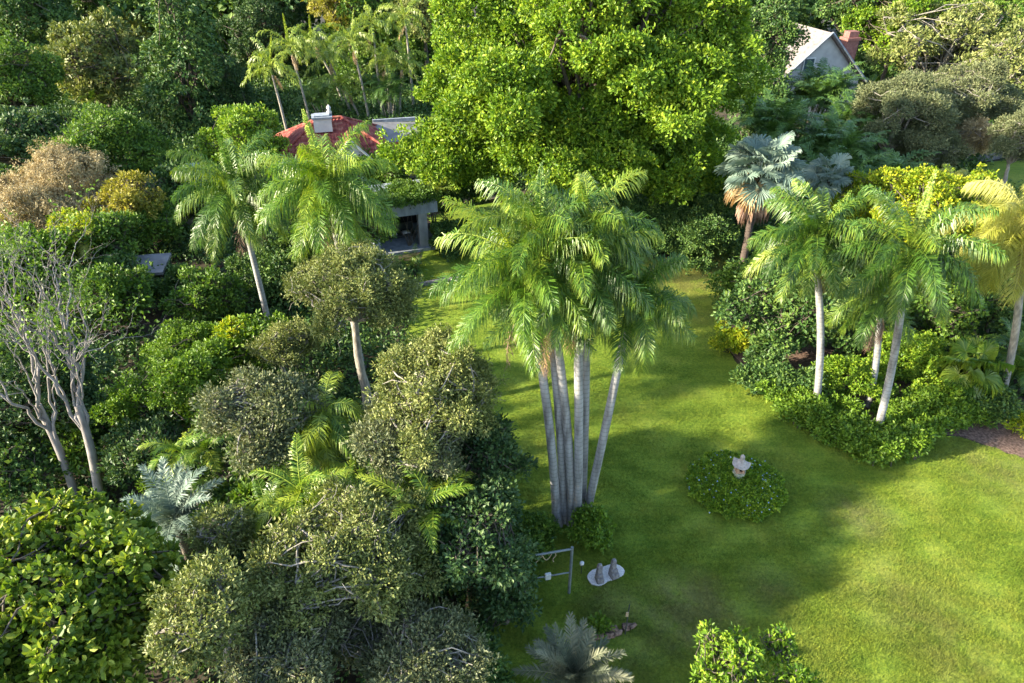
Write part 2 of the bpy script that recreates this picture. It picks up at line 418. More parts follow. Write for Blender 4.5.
# even-odd test against the lawn outline
def inside(poly, x, y):
    x = np.asarray(x); y = np.asarray(y); c = np.zeros(x.shape, bool)
    px, py = poly[:, 0], poly[:, 1]; j = len(poly) - 1
    for i in range(len(poly)):
        t = ((py[i] > y) != (py[j] > y)) & (x < (px[j] - px[i]) * (y - py[i]) / (py[j] - py[i] + 1e-12) + px[i])
        c ^= t; j = i
    return c

# ------------------------------------------------------------------ trees and shrubs
def unit(rng, n):
    return nrm(rng.normal(size=(n, 3)))

def crown_geo(rng, lobes, L, W, cover, cr, cn, mat=0, droop=0.0, up=0.5, shape='diamond', hole=0.25, maxn=60000, zmin=0.1, spiky=0.0, geo=None, flat=0.55, tjit=0.25, ragged=0.16):
    """leaf clumps spread over the outside of overlapping lobes; returns the mesh and the clump centres"""
    geo = geo or Geo()
    C = np.array([l[0] for l in lobes], float); Rr = np.array([l[1] for l in lobes], float)
    area = 4 * np.pi * ((Rr[:, 0] * Rr[:, 1]) ** 1.6 / 3 + (Rr[:, 0] * Rr[:, 2]) ** 1.6 / 3 + (Rr[:, 1] * Rr[:, 2]) ** 1.6 / 3) ** (1 / 1.6)
    nc = max(12, int(area.sum() * cover / (cn * 0.5 * L * W)))
    nc = min(nc, int(maxn * 1.6 / cn))
    k = rng.choice(len(lobes), nc, p=area / area.sum())
    o = unit(rng, nc)
    low = (o[:, 2] < -0.3) & (rng.random(nc) < 0.6)
    o[low, 2] *= -1
    rr = 0.70 + 0.34 * rng.random(nc) ** 0.6
    pos = C[k] + o * Rr[k] * rr[:, None]
    # drop the clumps buried inside another lobe, and a few patches as gaps
    keep = np.ones(nc, bool)
    for i in range(len(lobes)):
        q = np.linalg.norm((pos - C[i]) / Rr[i], axis=1)
        keep &= ~((q < 0.66) & (k != i))
    ph = rng.random(3) * 6.28; fr = 2.1 / Rr.mean()
    gap = np.sin(pos[:, 0] * fr * 1.7 + ph[0]) + np.sin(pos[:, 1] * fr * 1.9 + ph[1]) + np.sin(pos[:, 2] * fr * 2.3 + ph[2])
    keep &= ~((gap < -1.0) & (rng.random(nc) < hole * 2.4)) & (pos[:, 2] > zmin)
    pos, o = pos[keep], o[keep]; nc = len(pos)
    shoot = rng.random(nc) < ragged; pos = pos + o * (shoot * rng.random(nc) ** 2)[:, None] * 0.75 * np.median(Rr.max(1)) + (shoot[:, None] * [0, 0, .12 * np.median(Rr.max(1))])
    ct = rng.random(nc)
    crs = cr * (0.6 + 0.8 * rng.random(nc))
    q = unit(rng, nc * cn).reshape(nc, cn, 3) * (rng.random((nc, cn, 1)) ** 0.4)
    oo = o[:, None, :]
    q = q - oo * (q * oo).sum(-1, keepdims=True) * (1 - flat)
    lp = pos[:, None, :] + q * crs[:, None, None]
    if spiky: lp = lp + oo * (rng.random((nc, cn, 1)) ** 3) * spiky
    d = q * 0.7 + oo * 0.5 + rng.normal(0, 0.45, (nc, cn, 3)); d[..., 2] += 0.15 - droop
    nn = oo * 0.75 + rng.normal(0, 0.5, (nc, cn, 3)); nn[..., 2] += up * 0.7
    t = np.clip(0.48 + (ct[:, None] - 0.5) * 0.6 + rng.normal(0, tjit, (nc, cn)), 0, 1)
    lp = lp.reshape(-1, 3); ok = lp[:, 2] > zmin * 0.4
    sz = (0.7 + 0.6 * rng.random(len(lp)))
    leaves(geo, lp[ok], d.reshape(-1, 3)[ok], nn.reshape(-1, 3)[ok], (L * sz)[ok], (W * sz)[ok], t.reshape(-1)[ok], mat, shape)
    return geo, pos, o

def limb(geo, rng, a, b, r0, r1, n=6, jit=0.12, sides=6, sag=0.0):
    a, b = np.asarray(a, float), np.asarray(b, float); t = np.linspace(0, 1, n)[:, None]
    p = a + (b - a) * t; ln = np.linalg.norm(b - a)
    w = np.cumsum(rng.normal(0, jit * ln / n, (n, 3)), axis=0); w -= w[0] + (w[-1] - w[0]) * t
    p = p + w; p[:, 2] += sag * ln * np.sin(np.pi * t[:, 0])
    tube(geo, p, np.linspace(r0, r1, n), sides)
    return p

def make_lobes(rng, c, r, k, spread=0.55, size=(0.42, 0.62), cone=False, openc=False):
    c, r = np.asarray(c, float), np.asarray(r, float)
    if openc:                                            # open, uneven crown: flat pads of leaf at the ends of the limbs
        out = []; r = r * 0.82 * rng.uniform(.85, 1.15, 3)
        for i in range(k + 6):
            a = i * 2.39996 + rng.uniform(-.6, .6); e = math.asin(np.clip(1.0 - (1.75 if k > 30 else 1.5) * (i + rng.random()) / (k + 6), -.75, .98))
            d = np.array([math.cos(a) * math.cos(e), math.sin(a) * math.cos(e), math.sin(e)]); q = rng.uniform(.2, .36) * (.72 if k > 30 else 1)
            mc = c + d * r * rng.uniform(.45, 1.02); mr = r * q * np.array([1.15, 1.15, rng.uniform(.5, .8)]); out.append((mc, mr))
            for _ in range(3):
                d2 = nrm(d * .6 + rng.normal(0, .8, 3)); q2 = rng.uniform(.35, .65)
                out.append((mc + d2 * mr * rng.uniform(.9, 1.5), mr * q2))
        return out
    if cone:
        out = []
        for i in range(k):
            h = (i + 0.5) / k; w = (1 - h) ** 0.75 * 0.92 + 0.08
            for _ in range(2):
                a = rng.random() * 6.28
                out.append((c + np.array([math.cos(a) * r[0] * w * 0.4, math.sin(a) * r[1] * w * 0.4, (h * 2 - 1) * r[2]]), np.array([r[0] * w * 0.75, r[1] * w * 0.75, r[2] * 2.2 / k])))
        return out
    r = r * np.array([rng.uniform(.85, 1.2), rng.uniform(.85, 1.15), rng.uniform(.85, 1.2)])
    out = [(c - np.array([0, 0, 0.12 * r[2]]), r * 0.60)]
    main = []
    for i in range(k):
        a = i * 2.39996 + rng.uniform(-.5, .5); e = math.asin(np.clip(1.0 - 1.65 * (i + rng.random()) / k, -0.7, 0.98))
        d = np.array([math.cos(a) * math.cos(e), math.sin(a) * math.cos(e), math.sin(e)])
        q = rng.uniform(*size) * (0.62 if k > 12 else 0.8)
        main.append((c + d * r * (1.0 - q) * rng.uniform(0.80, 1.32), r * q * np.array([1, 1, rng.uniform(0.6, 0.9)])))
    out += main
    for mc, mr in main:                                  # smaller boughs that break the outline
        for _ in range(3):
            d = nrm(nrm(mc - c) * 0.8 + rng.normal(0, .75, 3) + [0, 0, .25])
            q = rng.uniform(0.34, 0.62)
            out.append((mc + d * mr * rng.uniform(.8, 1.15), mr * q * np.array([1.1, 1.1, .7])))
    return out

STY = dict(
    ficus=dict(mat='leaf_bright', openc=True, L=0.215, W=0.135, cover=1.5, cr=0.5, cn=34, lobes=74, bark='bark_brown', maxn=380000, shape='round', hole=0.35),
    broad=dict(mat='leaf_mid', L=0.20, W=0.12, cover=1.3, cr=0.36, cn=26, lobes=9, bark='bark_brown', maxn=60000),
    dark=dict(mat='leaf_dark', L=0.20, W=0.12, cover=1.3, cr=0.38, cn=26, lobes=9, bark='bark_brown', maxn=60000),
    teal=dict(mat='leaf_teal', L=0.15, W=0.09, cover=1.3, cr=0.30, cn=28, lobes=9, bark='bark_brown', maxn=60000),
    conic=dict(mat='leaf_dark', L=0.30, W=0.14, cover=1.5, cr=0.40, cn=22, lobes=7, bark='bark_brown', cone=True, droop=0.5, maxn=80000),
    oak=dict(mat='leaf_olive', openc=True, L=0.115, W=0.052, cover=1.7, cr=0.20, cn=30, lobes=16, bark='bark_grey', bare=4, hole=0.5, maxn=90000, up=0.3, spiky=0.3),
    greyoak=dict(mat='leaf_grey', openc=True, L=0.14, W=0.065, cover=1.9, cr=0.34, cn=34, lobes=11, bark='bark_grey', bare=0, maxn=80000, up=0.3, spiky=.3),
    gold=dict(mat='leaf_gold', L=0.20, W=0.11, cover=1.2, cr=0.38, cn=26, lobes=8, bark='bark_brown', maxn=60000),
    lime=dict(mat='leaf_lime', L=0.17, W=0.095, cover=1.2, cr=0.28, cn=24, lobes=9, bark='bark_brown', maxn=60000),
    bright=dict(mat='leaf_bright', L=0.20, W=0.12, cover=1.2, cr=0.36, cn=24, lobes=9, bark='bark_brown', maxn=60000),
    vine=dict(mat='leaf_vine', L=0.125, W=0.08, cover=1.5, cr=0.25, cn=30, lobes=9, bark='bark_brown', hole=0.2, maxn=70000),
    tan=dict(mat='leaf_tan', L=0.17, W=0.05, cover=1.6, cr=0.28, cn=30, lobes=9, bark='bark_brown', droop=0.8, hole=0.1, maxn=70000),
    grape=dict(mat='leaf_grape', openc=True, L=0.19, W=0.14, cover=1.5, cr=0.26, cn=15, lobes=20, bark='bark_brown', shape='round', maxn=110000, hole=0.25),
    shrub=dict(mat='leaf_mid', L=0.13, W=0.075, cover=1.6, cr=0.20, cn=20, lobes=7, bark='bark_brown', shrub=True),
    darkshrub=dict(mat='leaf_dark', L=0.16, W=0.09, cover=1.6, cr=0.25, cn=20, lobes=8, bark='bark_brown', shrub=True),
    limeshrub=dict(mat='leaf_lime', L=0.14, W=0.08, cover=1.6, cr=0.20, cn=18, lobes=6, bark='bark_brown', shrub=True),
)
SEED = [100]
def tree(name, label, cat, px, py, z, rpx, ratio, style, group=None, depth_k=1.0, lean=(0, 0), seed=None, **over):
    st = dict(STY[style]); st.update(over)
    SEED[0] += 1; rng = np.random.default_rng(seed or SEED[0])
    c = P(px, py, z); r = rpx * depth(c) / FPX
    base = np.array([c[0] + lean[0], c[1] + lean[1], 0.0])
    root = thing(name, label, cat, base, group)
    cl = c - base
    if depth(c) > 52 and not st.get('cone'): ratio *= 1.25
    rv = np.array([r, r * depth_k, r * ratio])
    far = depth(c)
    k = max(1.0, far / 48.0)                        # far away: larger leaf sprays
    lobes = make_lobes(rng, cl, rv, st['lobes'], cone=st.get('cone', False), openc=st.get('openc', False))
    geo, pos, o = crown_geo(rng, lobes, st['L'] * k, st['W'] * k, st['cover'], st['cr'] * k, st['cn'], droop=st.get('droop', 0.0), up=st.get('up', 0.5),
                            shape=st.get('shape', 'diamond'), hole=st.get('hole', 0.3), maxn=st.get('maxn', 40000), spiky=st.get('spiky', 0.0))
    tg = Geo(); tr = st.get('trunk', max(0.07, min(0.55, 0.045 * r + 0.012 * z + 0.03)))
    fork = np.array([cl[0] * 0.55, cl[1] * 0.55, max(0.25, cl[2] - rv[2] * 0.75)])
    if st.get('shrub'):
        for i in range(6):
            q = pos[rng.integers(len(pos))] * np.array([0.8, 0.8, 0.8])
            limb(tg, rng, rng.normal(0, 0.06, 3) * np.array([1, 1, 0]), q, 0.035, 0.008, 5, 0.2, 5)
    else:
        n = 7; t = np.linspace(0, 1, n)[:, None]
        p = fork * t + np.cumsum(rng.normal(0, 0.02 * z, (n, 3)), 0) * np.array([1, 1, 0]) * t
        tube(tg, p, tr * (1 - 0.35 * t[:, 0]) * (1 + 0.6 * np.exp(-t[:, 0] * 9)), 9)
        fork = p[-1]
        for lc, lr in lobes[1:1 + 4 * st['lobes']][:60]:
            pp = limb(tg, rng, fork, lc, tr * 0.42, tr * 0.14, 6, 0.28, 6, 0.08)
            d = np.linalg.norm((pos - lc) / lr, axis=1); near = np.argsort(d)[:400]
            for i in rng.choice(near, min(5, len(near)), replace=False):
                limb(tg, rng, pp[-1 if rng.random() < .6 else -2], pos[i] + o[i] * 0.05, tr * 0.18, 0.012, 5, 0.3, 5)
        for _ in range(st.get('bare', 0)):             # crooked bare twigs that reach out of the crown
            i = rng.integers(len(pos)); b = pos[i] + o[i] * rng.uniform(0.05, 0.12) * r + np.array([0, 0, 0.05])
            a = pos[i] * 0.75 + cl * 0.25
            pp = limb(tg, rng, a, b, 0.03, 0.012, 9, 1.1, 5)
            for _ in range(2):
                limb(tg, rng, pp[rng.integers(3, 6)], b + rng.normal(0, 0.16 * r, 3), 0.016, 0.006, 7, 1.0, 4)
    tg.obj('trunk', M[st['bark']], root)
    geo.obj('crown', M[st['mat']] if not isinstance(st['mat'], (list, tuple)) else [M[q] for q in st['mat']], root)
    return root

# ------------------------------------------------------------------ palms
def frond(geo, rng, org, az, el, L, bend, pairs, ll, lw, droop=0.5, plume=0.35, tint=0.5, mat=0, rr=0.03, tipt=0.24, pet=0.12, rmat=None):
    n = 12; s = np.linspace(0, 1, n)
    e = el - bend * s ** 1.3
    a = az + rng.normal(0, 0.12) * s
    T = np.stack([np.cos(e) * np.cos(a), np.cos(e) * np.sin(a), np.sin(e)], 1)
    p = np.asarray(org, float) + np.concatenate([[[0, 0, 0]], np.cumsum((T[:-1] + T[1:]) / 2, 0)]) * (L / (n - 1))
    tube(geo, p, np.linspace(rr, rr * 0.2, n), 4, min(1, tint + 0.25), mat if rmat is None else rmat, False)
    k = np.repeat(np.linspace(pet, 0.99, pairs), 2); side = np.tile([1.0, -1.0], pairs)
    k = np.clip(k + rng.normal(0, 0.006, len(k)), 0, 1)
    B = np.stack([np.interp(k, s, p[:, i]) for i in range(3)], 1)
    Tt = nrm(np.stack([np.interp(k, s, T[:, i]) for i in range(3)], 1))
    S = np.tile([-math.sin(az), math.cos(az), 0], (len(k), 1)); S = nrm(S - Tt * (S * Tt).sum(1, keepdims=True)); U = np.cross(S, Tt)
    U *= np.sign(U[:, 2:3] + 1e-6) if el > -0.5 else 1
    fw = np.radians(28 + 34 * k ** 2 + rng.normal(0, 6, len(k)))
    lift = rng.normal(0.12, plume, len(k))
    d = nrm(S * (side * np.cos(fw))[:, None] + Tt * np.sin(fw)[:, None] + U * lift[:, None])
    kk = (k - pet) / (1 - pet)
    l = ll * (0.35 + 0.65 * np.sin(np.pi * np.clip(kk * 0.86 + 0.14, 0, 1)) ** 0.7) * rng.uniform(0.85, 1.1, len(k))
    dn = np.array([0, 0, -1.0])
    l = l[:, None]; w = Tt * lw / 2
    dr = droop * rng.uniform(0.7, 1.3, (len(k), 1))
    m_ = B + d * l * 0.5 + dn * dr * l * 0.12; t_ = B + d * l * (1 - 0.25 * np.minimum(dr, 1)) + dn * dr * l * 0.55
    V = np.stack([B - w * 0.6, B + w * 0.6, m_ + w, m_ - w, t_], 1).reshape(-1, 3)
    b = np.arange(len(k))[:, None] * 5
    tt = np.repeat(np.clip(tint + rng.normal(0, 0.13, len(k)), 0, 1), 5).reshape(-1, 5); tt[:, 4] = np.clip(tt[:, 4] + tipt, 0, 1)
    off = geo.n
    geo.add(V, b + np.array([[0, 1, 2, 3]]), tt.ravel(), mat)
    geo.f.append(b + np.array([[3, 2, 4]]) + off); geo.m.append(np.full(len(k), mat, np.int32)); geo.s.append(np.zeros(len(k), bool))

def fan_leaf(geo, rng, org, az, el, pl, Rf, droop, tint, mat=0, seg=26, arc=2.4, pr=0.02, sag=0.5):
    n = 6; s = np.linspace(0, 1, n); e = el - sag * s
    T = np.stack([np.cos(e) * math.cos(az), np.cos(e) * math.sin(az), np.sin(e)], 1)
    p = np.asarray(org, float) + np.concatenate([[[0, 0, 0]], np.cumsum(T[:-1], 0)]) * (pl / (n - 1))
    tube(geo, p, np.linspace(pr * 1.4, pr, n), 4, min(1, tint + 0.2), mat, False)
    ef = e[-1] - rng.uniform(0.0, 0.35); t = np.array([math.cos(ef) * math.cos(az), math.cos(ef) * math.sin(az), math.sin(ef)])
    S = np.array([-math.sin(az), math.cos(az), 0.0]); roll = rng.normal(0, 0.35)
    U = np.cross(S, t); U = U * (1 if U[2] > 0 else -1); S, U = S * math.cos(roll) + U * math.sin(roll), U * math.cos(roll) - S * math.sin(roll)
    th = np.linspace(-arc, arc, seg) + rng.normal(0, 0.03, seg); dth = 2 * arc / seg
    d = np.cos(th)[:, None] * t + np.sin(th)[:, None] * S + U * 0.18
    wv = -np.sin(th)[:, None] * t + np.cos(th)[:, None] * S
    ln = Rf * (0.82 + 0.18 * np.cos(th * 0.6)) * rng.uniform(0.9, 1.06, seg); ln = ln[:, None]
    B = np.tile(p[-1], (seg, 1)); dn = np.array([0, 0, -1.0])
    m_ = B + d * ln * 0.5; q_ = B + d * ln * 0.8 + dn * droop * ln * 0.10; e_ = B + d * ln * (1.0 - 0.15 * droop) + dn * droop * ln * rng.uniform(0.2, 0.6, (seg, 1))
    w1 = wv * ln * 0.5 * dth * 0.55; w2 = w1 * 0.75; up = U * ln * 0.02
    V = np.stack([B, m_ + w1 + up, q_ + w2, e_, q_ - w2, m_ - w1 + up, m_ - up], 1).reshape(-1, 3)
    b = np.arange(seg)[:, None] * 7
    tt = np.repeat(np.clip(tint + rng.normal(0, 0.10, seg), 0, 1), 7).reshape(-1, 7); tt[:, 3] = np.clip(tt[:, 3] + 0.2, 0, 1)
    geo.add(V, b + np.array([[0, 1, 6, 5]]), tt.ravel(), mat); off = geo.n - len(V)
    for tri in ([6, 1, 2, 3], [6, 3, 4, 5]):
        geo.f.append(b + np.array([tri]) + off); geo.m.append(np.full(seg, mat, np.int32)); geo.s.append(np.zeros(seg, bool))

def trunk_path(a, b, n=12, curve=0.0, rng=None):
    t = np.linspace(0, 1, n)[:, None]; p = a + (b - a) * t
    side = np.array([b[0] - a[0], b[1] - a[1], 0.0])
    p[:, :2] -= (side[None, :2]) * 0.12 * np.sin(np.pi * t)
    if curve: p[:, 0] += curve * np.sin(np.pi * t[:, 0])
    return p

def royal_palm(label, base_px, crown_px, r0=0.27, r1=0.15, nf=22, L=3.5, seed=1, mat='frond_royal', group=None, name='royal_palm', cat='palm tree',
               shaft=1.1, tm='trunk_royal', dead=1, deadm='frond_dead', Y=None, pairs=108, ll=0.70, droop=0.95, low=-0.75, curve=0.0, bend=1.35, tint=0.42, plume=0.5, base=None, lw=0.034, first=None, deadL=0.6):
    rng = np.random.default_rng(seed)
    b = P(*base_px) if base is None else np.asarray(base, float)
    top = at_y(crown_px[0], crown_px[1], b[1] + (Y or 0.0))
    root = thing(name, label, cat, b, group)
    tp = top - b
    g = Geo(); p = trunk_path(np.zeros(3), tp - nrm(tp) * shaft * 0.9, 14, curve)
    s = np.linspace(0, 1, 14)
    rad = r0 + (r1 - r0) * s + 0.10 * np.exp(-s * 22) * (r0 / 0.2) + 0.015 * np.sin(np.pi * s) * (r0 / 0.27)
    tube(g, p, rad, 12); g.obj('trunk', M[tm], root)
    ax = nrm(p[-1] - p[-2]); cs = p[-1]
    if shaft > 0:
        g = Geo(); q = cs + ax * np.linspace(-0.02, shaft, 6)[:, None]
        tube(g, q, np.array([r1 * 1.12, r1 * 1.25, r1 * 1.15, r1 * 0.95, r1 * 0.75, r1 * 0.45]), 10); g.obj('crownshaft', M['crownshaft'], root)
        org = q[-2]
    else: org = cs
    g = Geo(); az0 = rng.random() * 6.28
    for i in range(nf):
        f = (i + 0.3 * rng.random()) / nf
        az = az0 + i * 2.39996 + rng.normal(0, 0.1); el = 1.35 + (low - 1.35) * f ** 0.95 + rng.normal(0, 0.08)
        bd = bend * rng.uniform(0.8, 1.2) * (0.75 + 0.35 * math.sin(np.pi * min(f * 1.2, 1))) * (1.0 if f < 0.7 else 0.65)
        frond(g, rng, org + np.array([math.cos(az), math.sin(az), 0]) * r1 * 0.5 + np.array([0, 0, 0.25 * (1 - f)]), az, el, L * rng.uniform(0.88, 1.08) * (0.85 if i == 0 else 1), bd if i else 0.15, pairs, ll * (0.45 if i == 0 else 1), lw,
              droop, plume, np.clip(tint + 0.22 * (0.5 - f) + rng.normal(0, 0.15) + (.2 if f > .8 else 0), 0, 1), rr=0.035)
    g.obj('crown', M[mat], root)
    if dead:
        g = Geo()
        for i in range(dead):
            az = -1.57 + rng.normal(0, 1.0)
            frond(g, rng, cs + np.array([math.cos(az), math.sin(az), 0]) * r1, az, -0.9 + rng.normal(0, .15), L * deadL * rng.uniform(.8, 1.1), 0.55, 34, ll * 0.7, lw, 1.0, 0.5, 0.5 + rng.normal(0, .15), rr=0.03)
        g.obj('dead_fronds', M[deadm], root)
    return root

def clump_palm(label, px, py, stems, H, L, mat, seed, name='clump_palm', cat='palm', group=None, nf=8, spread=0.6, base=None, ll=0.5, droop=0.5, bend=1.3, tint=0.5, stem_m='crownshaft', pairs=44, lw=0.04, thin=0.04, plume=0.15, low=0.0, z=0.0):
    """several thin stems from one root, each with feather fronds; (px,py) is where the crown's middle shows at height H"""
    rng = np.random.default_rng(seed); c = P(px, py, H)
    b = np.array([c[0], c[1], 0.0]); root = thing(name, label, cat, b, group)
    gs, gc = Geo(), Geo()
    for k in range(stems):
        a = rng.random() * 6.28; q = spread * math.sqrt(rng.random()) if stems > 1 else 0.0
        h = H * rng.uniform(0.65, 1.05) if stems > 1 else H
        p0 = np.array([math.cos(a) * q * .35, math.sin(a) * q * .35, 0]); p1 = np.array([math.cos(a) * q, math.sin(a) * q, h - L * 0.25])
        if p1[2] > 0.15: tube(gs, trunk_path(p0, p1, 7), np.linspace(thin * 1.3, thin, 7), 6)
        for i in range(nf):
            f = (i + 0.3) / nf; az = a + i * 2.4 + rng.normal(0, .15)
            frond(gc, rng, p1, az, 1.4 + (low - 1.4) * f, L * rng.uniform(.85, 1.1), bend * rng.uniform(.8, 1.2), pairs, ll, lw, droop, plume, np.clip(tint + rng.normal(0, .16), 0, 1), rr=0.022)
    if gs.v: gs.obj('stems' if stems > 1 else 'trunk', M[stem_m], root)
    gc.obj('crown', M[mat], root)
    return root

def fan_palm(label, base, H, n, Rf, pl, mat, seed, name='fan_palm', cat='fan palm', dead=0, deadm='frond_rust', tm='trunk_dark', tr=0.2, low=-0.5, droop=0.5, tint=0.5, group=None, seg=26, mid=None, midn=0):
    rng = np.random.default_rng(seed); root = thing(name, label, cat, base, group)
    g = Geo(); s = np.linspace(0, 1, 10)
    tube(g, np.stack([0 * s, 0 * s, s * H], 1) + rng.normal(0, .01, (10, 3)), tr * (1.15 - .25 * s), 10); g.obj('trunk', M[tm], root)
    g = Geo(); top = np.array([0, 0, H])
    for i in range(n):
        f = (i + .4 * rng.random()) / n; az = i * 2.39996 + rng.normal(0, .12); el = 1.4 + (low - 1.4) * f
        fan_leaf(g, rng, top + np.array([math.cos(az) * tr * .6, math.sin(az) * tr * .6, .2 - .4 * f]), az, el, pl * rng.uniform(.8, 1.15), Rf * rng.uniform(.85, 1.1), droop, np.clip(tint + .2 * (.5 - f) + rng.normal(0, .1), 0, 1), seg=seg)
    g.obj('crown', M[mat], root)
    if midn:
        g = Geo()
        for i in range(midn):
            az = i * 2.4 + rng.random(); fan_leaf(g, rng, top + np.array([0, 0, -.25]), az, low - .15 + rng.normal(0, .12), pl * .9, Rf * .95, droop * 1.4, .75 + rng.normal(0, .12), seg=seg)
        g.obj('old_leaves', M[mid], root)
    if dead:
        g = Geo()
        for i in range(dead):
            az = i * 2.4 + rng.random(); fan_leaf(g, rng, top + np.array([math.cos(az) * tr, math.sin(az) * tr, -.45 - .5 * rng.random()]), az, -1.15 + rng.normal(0, .12), pl * .75, Rf * .85, 1.2, .5 + rng.normal(0, .2), seg=20, arc=1.2, sag=.25)
        g.obj('dead_fronds', M[deadm], root)
    return root

def paddle_plant(label, base, n, H, L, W, mat, seed, name='banana_plant', cat='plant'):
    rng = np.random.default_rng(seed); root = thing(name, label, cat, base); g = Geo()
    for i in range(n):
        az = i * 2.4 + rng.normal(0, .2); el = rng.uniform(.5, 1.35); bend = rng.uniform(.6, 1.5); m = 12; s = np.linspace(0, 1, m); e = el - bend * s ** 1.6
        T = np.stack([np.cos(e) * math.cos(az), np.cos(e) * math.sin(az), np.sin(e)], 1); l = L * rng.uniform(.7, 1.1) + H
        p = np.concatenate([[[0, 0, 0.]], np.cumsum(T[:-1], 0)]) * l / (m - 1); S = np.array([-math.sin(az), math.cos(az), 0])
        tube(g, p, np.linspace(.05, .015, m), 5, .8, 0, False)
        st = H / l; w = W * np.where(s < st, 0, np.sin(np.pi * np.clip((s - st) / (1 - st), 0, 1)) ** .5) / 2
        Uv = np.cross(S, T)
        V = np.stack([p + S * w[:, None] + Uv * w[:, None] * .35, p, p - S * w[:, None] + Uv * w[:, None] * .35], 1).reshape(-1, 3)
        j = np.arange(m - 1)[:, None] * 3
        g.add(V, np.concatenate([j + [[0, 1, 4, 3]], j + [[1, 2, 5, 4]]]), np.clip(.5 + rng.normal(0, .2), 0, 1), 0)
    g.obj('leaves', M[mat], root)
    return root

# ------------------------------------------------------------------ buildings
def tile_slope(geo, A, B, RA, RB, pitch=0.26, amp=0.055, rows=10, mat=0):
    """barrel tiles from the eave A-B up to the ridge RA-RB"""
    A, B, RA, RB = [np.asarray(q, float) for q in (A, B, RA, RB)]
    ln = np.linalg.norm(B - A); ux = (B - A) / ln; a, b = np.dot(RA - A, ux), np.dot(RB - A, ux)
    sv = RA - A - ux * a; nn = nrm(np.cross(ux, sv)); nn = nn if nn[2] > 0 else -nn
    k = int(ln / pitch) * 6; u = np.linspace(0, ln, k + 1)
    top = np.where(u < a, u / max(a, 1e-6), np.where(u > b, (ln - u) / max(ln - b, 1e-6), 1.0)).clip(0, 1)
    off = amp * np.abs(np.sin(np.pi * u / pitch))
    V = []
    for r in range(rows):
        for e, lift in ((0.0, 0.03), (1.0, 0.0)):
            v = np.minimum((r + e) / rows, top)
            V.append(A + ux * u[:, None] + sv * v[:, None] + nn * (off + lift)[:, None])
    V = np.array(V).reshape(-1, 3); m = k + 1; F = []
    i = np.arange(k)
    for r in range(rows * 2 - 1):
        F.append(np.stack([r * m + i, r * m + i + 1, (r + 1) * m + i + 1, (r + 1) * m + i], -1))
    geo.add(V, np.concatenate(F), 0.5, mat)

def slab(geo, quad, thick, mat=0):
    q = np.asarray(quad, float); n = nrm(np.cross(q[1] - q[0], q[3] - q[0])); n = n if n[2] > 0 else -n
    V = np.concatenate([q, q - n * thick])
    geo.add(V, [[0, 1, 2, 3], [7, 6, 5, 4], [0, 4, 5, 1], [1, 5, 6, 2], [2, 6, 7, 3], [3, 7, 4, 0]], 0.5, mat)

# the house under the red tiles
hb = at_y(334, 150, 55.0); hb[2] = 0
hs = thing('tiled_house', 'small white house with hipped red tile roof and white chimney behind the palm crowns', 'house', hb, rz=R(14))
W_, D_, EZ, RZ = 4.7, 3.8, 2.9, 5.1
g = Geo(); box(g, (0, 0, EZ / 2), (W_ * 2 - 0.8, D_ * 2 - 0.8, EZ)); g.obj('wall', M['plaster'], hs)
g = Geo(); e = [(-W_, -D_, EZ), (W_, -D_, EZ), (W_, D_, EZ), (-W_, D_, EZ)]; r1_, r2_ = (-0.9, 0, RZ), (0.9, 0, RZ)
tile_slope(g, e[0], e[1], r1_, r2_); tile_slope(g, e[1], e[2], r2_, r2_); tile_slope(g, e[2], e[3], r2_, r1_); tile_slope(g, e[3], e[0], r1_, r1_)
roof = g.obj('roof', M['roof_tile'], hs)
g = Geo()
for a_, b_ in ((e[0], r1_), (e[1], r2_), (e[2], r2_), (e[3], r1_), (r1_, r2_)): tube(g, np.array([a_, b_]) + [0, 0, .09], .11, 7)
g.obj('ridge_cap', M['roof_tile'], roof)
g = Geo(); box(g, (-0.55, -0.9, 5.0), (1.35, 1.1, 1.0)); ch = g.obj('chimney', M['plaster_white'], hs)
g = Geo(); box(g, (-0.55, -0.9, 5.56), (1.55, 1.3, 0.14)); box(g, (-0.55, -0.9, 5.67), (1.15, .9, 0.1)); g.obj('chimney_cap', M['concrete_blue'], ch)
g = Geo(); lathe(g, [(.16, 0), (.2, .12), (.1, .24), (.17, .4), (.12, .52), (.01, .66)], (0.05, -0.75, 5.72), 12); g.obj('finial', M['plaster_white'], ch)
g = Geo(); gx = 1.25
tile_slope(g, (gx - 1.5, -D_ - 0.5, 2.95), (gx - 1.5, 0.0, 2.95), (gx, -D_ - 0.5, 4.5), (gx, 0.0, 4.5))
tile_slope(g, (gx + 1.5, -D_ - 0.5, 2.95), (gx + 1.5, 0.0, 2.95), (gx, -D_ - 0.5, 4.5), (gx, 0.0, 4.5))
g.obj('gable_roof', M['roof_tile'], hs)
g = Geo()
for s_ in (-1, 1): tube(g, [(gx + s_ * 1.55, -D_ - .55, 2.95), (gx, -D_ - .55, 4.58)], .10, 6)
g.obj('gable_trim', M['plaster_white'], hs)
